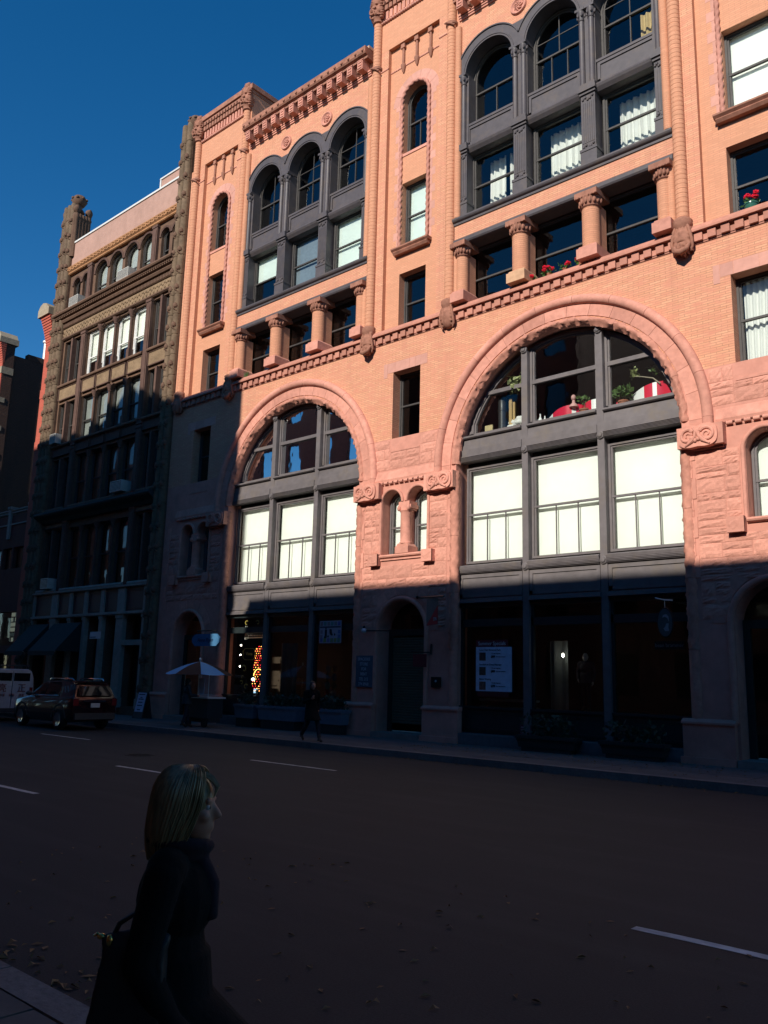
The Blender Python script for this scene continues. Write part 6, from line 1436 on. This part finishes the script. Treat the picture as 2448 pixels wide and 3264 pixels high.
# ================================================================== people
SKIN = plain('skin', (.34, .165, .11), .55, 0, .06, 12, .05); EYE_W = plain('eye_white', (.28, .26, .25), .3); EYE_D = plain('dark_iris', (.02, .014, .01), .15)
BLACKW = plain('black_wool', (.004, .004, .0045), .95, 0, .25, 60, .3, .2); DENIM = plain('dark_denim', (.012, .016, .026), .9, 0, .2, 60, .2); SHOE = plain('dark_brown_leather', (.03, .018, .012), .5)
def caps(mb, p0, p1, r0, r1=None, n=12):
    r1 = r0 if r1 is None else r1; a, b = Vector(p0), Vector(p1); k = 6
    mb.tube([tuple(a.lerp(b, i/k)) for i in range(k+1)], [r0+(r1-r0)*i/k for i in range(k+1)], n); mb.ball(p0, r0, n, 8); mb.ball(p1, r1, n, 8); return mb
def remesh(mb, voxel, it=4, name='body'):
    ob = bpy.data.objects.new('tmp', mb.mesh('tmp')); C.objects.link(ob)
    r_ = ob.modifiers.new('r', 'REMESH'); r_.mode = 'VOXEL'; r_.voxel_size = voxel; r_.use_smooth_shade = True
    s_ = ob.modifiers.new('s', 'SMOOTH'); s_.factor = .5; s_.iterations = it
    me = bpy.data.meshes.new_from_object(ob.evaluated_get(bpy.context.evaluated_depsgraph_get())); bpy.data.objects.remove(ob)
    me.name = name; me.materials.clear(); me.polygons.foreach_set('use_smooth', [True]*len(me.polygons)); return me
def hand(mb, wr, d, up, s=1.0, curl=.5):
    """palm and five fingers from the wrist: d along the hand, up towards the back of the hand"""
    d, up = Vector(d).normalized(), Vector(up).normalized(); sd_ = d.cross(up); w_ = Vector(wr)
    for k in (-1, 0, 1): caps(mb, tuple(w_+sd_*.012*k), tuple(w_+d*.075*s+sd_*.026*k*s), .016*s, .015*s, 8)
    for k, l in zip((-1.5, -.5, .5, 1.5), (.062, .074, .07, .056)):
        a = w_+d*.08*s+sd_*.0175*k*s; b = a+(d*(1-curl*.35)-up*curl*.7)*l*.55*s; c_ = b+(d*(1-curl*1.2)-up*curl*1.1).normalized()*l*.5*s
        caps(mb, tuple(a), tuple(b), .0095*s, .009*s, 8); caps(mb, tuple(b), tuple(c_), .009*s, .0075*s, 8)
    a = w_+d*.025*s+sd_*.026*s; b = a+(d*.6+sd_*.55-up*.3).normalized()*.042*s; c_ = b+(d*.9-up*.4).normalized()*.032*s
    caps(mb, tuple(a), tuple(b), .012*s, .011*s, 8); caps(mb, tuple(b), tuple(c_), .0105*s, .0085*s, 8)
def head(mb, c, turn=0):
    """skull, jaw, nose, brow, lips and ears; face to +x, turned about z"""
    t = MB(); t.ball((0, 0, 0), (.098, .077, .112), 28, 20); t.ball((.035, 0, -.045), (.066, .060, .075), 22, 16); t.ball((.060, 0, -.098), (.032, .030, .024), 14, 10)
    caps(t, (.085, 0, .03), (.117, 0, -.022), .010, .014, 8); t.ball((.108, 0, -.026), (.015, .016, .011), 10, 8)
    t.ball((.092, 0, -.058), (.012, .024, .008), 10, 8); t.ball((.090, 0, -.071), (.012, .021, .009), 10, 8); caps(t, (.087, -.045, .032), (.087, .045, .032), .010, .010, 8)
    for s in (-1, 1): t.ball((.072, s*.042, -.022), (.026, .022, .022), 12, 8); t.ball((.0, s*.078, -.005), (.020, .010, .032), 10, 8)
    ct, st_ = cos(turn), sin(turn); t.map(lambda x, y, z: (c[0]+x*ct-y*st_, c[1]+x*st_+y*ct, c[2]+z)); mb.add(t.v, t.f)
def person(name, loc, rz, sc_, label, pose, vox=.014, coat=None, trousers=None, hairc=None, coat_hem=.62, bob=False, face_turn=0, skin=None):
    e = empty(name, loc, label, 'person', rz=rz); e.scale = (sc_,)*3; P_ = pose
    b = MB(); b.ball((0, 0, .92), (.115, .155, .13), 16, 12); b.ball((0, 0, 1.06), (.095, .125, .13), 16, 12); b.ball((.012, 0, 1.23), (.115, .145, .15), 16, 12)
    caps(b, (0, -.15, 1.345), (0, .15, 1.345), .055); caps(b, (-.005, 0, 1.34), (.018, 0, 1.46), .052, .046); H = (.03, 0, 1.535); head(b, H, face_turn)
    for s in ('l', 'r'):
        hp, kn, an, to = P_['leg'+s]; caps(b, hp, kn, .080, .052); caps(b, kn, an, .052, .036); caps(b, an, to, .036, .030); caps(b, an, (an[0]-.04, an[1], an[2]-.05), .034, .03)
        sh_, el, wr = P_['arm'+s]; caps(b, sh_, el, .048, .038); caps(b, el, wr, .037, .026); d = Vector(wr)-Vector(el); hand(b, wr, P_.get('hd'+s, d), P_.get('hu'+s, (0, -1 if s == 'r' else 1, .2)), 1, P_.get('curl', .5))
    body = link('body', remesh(b, vox), skin or SKIN, e)
    for s in (-1, 1):
        ct, st_ = cos(face_turn), sin(face_turn); x, y = .080, s*.032
        m = MB(); m.ball((0, 0, 0), .0125, 12, 8); ey = obj('eye', m, EYE_W, e, 60, (H[0]+x*ct-y*st_, H[1]+x*st_+y*ct, H[2]+.008)); m = MB(); m.ball((.0095*ct, .0095*st_, 0), .006, 8, 6); obj('iris', m, EYE_D, ey, 60)
    # coat: torso, sleeves, flared skirt
    k = MB(); k.ball((0, 0, 1.06), (.125, .155, .15), 16, 12); k.ball((.012, 0, 1.23), (.142, .172, .165), 16, 12); caps(k, (-.005, -.15, 1.35), (-.005, .15, 1.35), .072); caps(k, (-.01, 0, 1.36), (.01, 0, 1.43), .075, .062)
    for s in ('l', 'r'): sh_, el, wr = P_['arm'+s]; w2 = tuple(Vector(el).lerp(Vector(wr), .93)); caps(k, sh_, el, .068, .058); caps(k, el, w2, .057, .046)
    hb = P_.get('hemx', 0); k.lathe([(.09, 1.1), (.145, 1.05), (.16, .92), (.175, .8), (.195, coat_hem), (.18, coat_hem-.005), (.14, .8), (.05, .95)], 0, 0, 24, sx=1.0, sy=1.1)
    if hb: k.map(lambda x, y, z: (x+hb*max(0, (.9-z)/.3)*(1 if x > 0 else .9)*(abs(x)/.15), y, z))
    link('coat', remesh(k, vox*1.0, 3, 'coat'), coat or BLACKW, e)
    m = MB()
    for s in ('l', 'r'): hp, kn, an, to = P_['leg'+s]; a2 = tuple(Vector(kn).lerp(Vector(an), .9)); caps(m, hp, kn, .092, .066); caps(m, kn, a2, .065, .052)
    m.ball((0, 0, .92), (.125, .16, .12), 16, 12); link('trousers', remesh(m, vox, 2, 'trousers'), trousers or DENIM, e)
    for s in ('l', 'r'):
        hp, kn, an, to = P_['leg'+s]; m = MB(); caps(m, an, to, .045, .038); caps(m, an, (an[0]-.05, an[1], an[2]-.045), .044, .034); caps(m, tuple(Vector(an)+Vector((0, 0, .07))), an, .05, .047); link('shoe', remesh(m, vox, 2, 'shoe'), SHOE, e)
    if not bob:
        m = MB(); m.ball((H[0]-.018, 0, H[2]+.022), (.103, .09, .11), 22, 16, lambda x, y, z: 1+.03*sin(17*y+5*z)); m.ball((H[0]-.05, 0, H[2]-.05), (.07, .078, .07), 16, 12)
        if hairc is not False: link('hair', remesh(m, .012, 2, 'hair'), hairc or plain('black_hair', (.012, .01, .009), .5, 0, .2, 60, .3), e)
    return e, H
def walk(st, arm=.12, hands=None):
    p = dict(legl=((0, .085, .9), (.22*st+.06, .085, .50), (.42*st, .085, .10), (.42*st+.15, .085, .045)), legr=((0, -.085, .9), (-.05*st, -.085, .49), (-.44*st, -.085, .15), (-.44*st+.13, -.085, .05)),
             arml=((0, .185, 1.335), (-arm, .235, 1.08), (-arm*.6+.05, .22, .86)), armr=((0, -.185, 1.335), (arm*.4, -.235, 1.08), (arm+.14, -.19, .92)))
    if hands: p.update(hands)
    return p
# the pedestrian on the far pavement, looking at something held up
person('person', (-17.58, 16.77, 0), radians(-20), .985, 'person in black knee-length coat and dark jeans striding along the far pavement', walk(1.0, .1, dict(armr=((0, -.185, 1.335), (.06, -.24, 1.08), (.30, -.14, 1.16)), hdr=(.6, .2, .6), hur=(.5, -.3, -.5), hemx=.25)), coat_hem=.60)
person('person', (-24.15, 17.28, 0), radians(75), .97, 'person in dark teal jacket standing at the cart under the blue umbrella', walk(.28, .02, dict(armr=((0, -.185, 1.335), (.05, -.24, 1.09), (.30, -.16, 1.08)), arml=((0, .185, 1.335), (.05, .24, 1.09), (.30, .16, 1.06)))), coat=plain('dark_teal_jacket', (.012, .03, .036), .8, 0, .2, 40, .2), coat_hem=.80)
# shop-window mannequin
e, _ = person('mannequin', (-11.35, 20.95, 1.0), radians(-80), .98, 'mannequin in a dark blue jacket behind the middle pane of the salon', walk(.05, .0), coat=plain('dark_blue_jacket', (.015, .022, .04), .8), coat_hem=.82, hairc=False, skin=plain('pale_mannequin', (.45, .45, .45), .4))
e['category'] = 'mannequin'; e.scale = (.95, .95, .95)
# ---------------- the woman passing close by
WP = dict(legl=((0, .08, .9), (.16, .085, .50), (.26, .085, .10), (.40, .085, .045)), legr=((0, -.08, .9), (-.02, -.085, .49), (-.24, -.085, .14), (-.10, -.085, .05)),
          arml=((0, .175, 1.33), (-.05, .225, 1.08), (.06, .21, .87)), armr=((-.01, -.175, 1.33), (-.06, -.225, 1.07), (.07, -.19, .83)), hdr=(.5, .1, -.8), hur=(.3, -.9, .1), curl=.8, hemx=.3)
WLOC = (-2.318, 1.66, 0)
w_, WH = person('person', WLOC, radians(45), .85, 'blonde woman in black coat walking past close to the camera with a bag', WP, vox=.0075, coat_hem=.58, bob=True, face_turn=-.12)
HAIR = NT('dark_blonde_hair'); v = HAIR.obc(); hn = HAIR.noise(HAIR.obc(60, 60, 4), 1, 3); hr = HAIR.noise(v, 9, 2)
hc = HAIR.mix(HAIR.ramp(hn, .3, .7), (.10, .07, .03), (.28, .215, .105)); hc = HAIR.mix(HAIR.math('MULTIPLY', HAIR.ramp(hr, .5, .7), .5), hc, (.06, .045, .02)); HAIR.bsdf(hc, .38, None, 0, .5); HAIR = HAIR.m
HX, HY, HZ = WH
m = MB(); m.ball((HX-.012, HY, HZ+.028), (.108, .094, .108), 26, 18); m.ball((HX-.045, HY, HZ-.03), (.092, .098, .12), 24, 16); m.ball((HX-.05, HY, HZ-.085), (.080, .098, .085), 24, 16)
hair = link('hair', remesh(m, .008, 4, 'hair'), HAIR, w_)
st = MB(); q = random.Random(21)
for i in range(620):
    s = -1 if i % 2 else 1; u = q.random()                      # u: 0 at the brow, 1 at the nape
    x0 = HX+.085-.15*u; phi0 = radians(28+150*u); phi1 = radians(74+104*u); pts = []; rs = []
    lift = q.uniform(-.003, .009); zb = HZ-.135-.022*u+q.gauss(0, .006)-(.012 if u > .3 else 0)
    for k in range(11):
        t = k/10
        if t < .55:
            a = t/.55*pi/2; rx, ry, rz_ = .114+lift, .101+lift, .118+lift; ph = phi0+(phi1-phi0)*t*.8
            p_ = Vector((HX-.014+rx*cos(ph)*sin(a)*.98+(x0-HX)*.55*(1-sin(a)), HY+s*ry*sin(ph)*sin(a)+s*.004, HZ+.024+rz_*cos(a)))
        else:
            tt = (t-.55)/.45; ph = phi0+(phi1-phi0)*(.44+.56*tt); rx, ry = .114+lift+.004*sin(pi*tt)-.018*tt**3, .101+lift+.010*sin(pi*tt)-.012*tt**3
            p_ = Vector((HX-.014-.014*tt+rx*cos(ph), HY+s*ry*sin(ph), HZ+.024+(zb-HZ-.024)*tt))
        p_ += Vector((.0016*sin(7*t+i), .0016*cos(6*t+i*1.7), 0)); pts.append(tuple(p_)); rs.append(.0036*(1-.55*t)+.0008)
    st.tube(pts, rs, 4)
for i in range(16):                                             # the tuft curling over the brow
    o_ = q.uniform(-.02, .02); st.tube([(HX+.05+o_*.4, HY+o_, HZ+.125), (HX+.085, HY+o_*1.5-.008, HZ+.106+o_*.2), (HX+.108+q.uniform(-.006, .004), HY-.02+o_, HZ+.078), (HX+.100, HY-.045+o_*.6, HZ+.045)], [.004, .0045, .004, .0015], 4)
structure(link('hair_strands', st.mesh('hair_strands', 60), HAIR, hair), 'stuff')
m = MB(); PUR = plain('dark_purple_scarf', (.014, .007, .014), .95, 0, .3, 40, .3)
for k in range(3): m.tube([(.012+(.085+.008*k)*cos(a), (.082+.006*k)*sin(a), 1.375+.018*k+.014*cos(a+k)) for a in (2*pi*i/22 for i in range(22))], .026, 8, closed=True)
m.tube([(.085, -.02, 1.37), (.13, -.025, 1.28), (.14, -.03, 1.16)], [.035, .04, .03], 8); link('scarf', remesh(m, .009, 3, 'scarf'), PUR, w_)
m = MB()
for s in (-1, 1): m.tube([(.06, s*.05, 1.43), (-.02, s*.085, 1.435), (-.08, s*.05, 1.43), (-.09, 0, 1.43)], [.022, .026, .026, .026], 8)
link('collar', remesh(m, .009, 2, 'collar'), BLACKW, w_)
# her bag
BDX = .15
bg_ = empty('shoulder_bag', WLOC, 'black bag with a gold clasp hanging behind the woman in the black coat', 'bag', rz=radians(45)); bg_.scale = (.85,)*3
m = MB(); m.add([(-.40, -.27, .66), (-.12, -.27, .66), (-.12, -.10, .66), (-.40, -.10, .66), (-.33, -.235, 1.13), (-.13, -.235, 1.13), (-.13, -.155, 1.13), (-.33, -.155, 1.13)], [(3, 2, 1, 0), (4, 5, 6, 7), (0, 1, 5, 4), (1, 2, 6, 5), (2, 3, 7, 6), (3, 0, 4, 7)]); m.tube([(-.34, -.195, 1.13), (-.22, -.195, 1.15), (-.12, -.195, 1.13)], .03, 8); m.shift(BDX)
link('bag_body', remesh(m, .010, 6, 'bag_body'), plain('black_leather', (.008, .008, .0085), .6, 0, .2, 30, .3), bg_)
m = MB(); m.tube([(-.17, -.195, 1.12), (-.14, -.2, 1.19), (-.09, -.19, 1.22), (-.04, -.2, 1.19), (-.0, -.195, 1.12)], .009, 6); obj('strap', m, MATS['black_leather'], bg_, 60)
m = MB(); m.ball((-.345, -.205, 1.15), (.016, .012, .010), 10, 7); m.ball((-.31, -.235, 1.145), (.012, .008, .02), 8, 6); m.tube([(-.345, -.2, 1.15), (-.36, -.2, 1.158), (-.37, -.2, 1.15)], .005, 6); m.shift(BDX); obj('clasp', m, plain('old_gold', (.55, .38, .12), .25, 1, .05, 9, 0), bg_, 60)
# ------------------------------------------------------------------ to full size
for o in list(sc.objects):
    if o.parent is None and o.type != 'LIGHT':
        o.location = o.location*K
        if o.type != 'CAMERA': o.scale = tuple(v*K for v in o.scale)
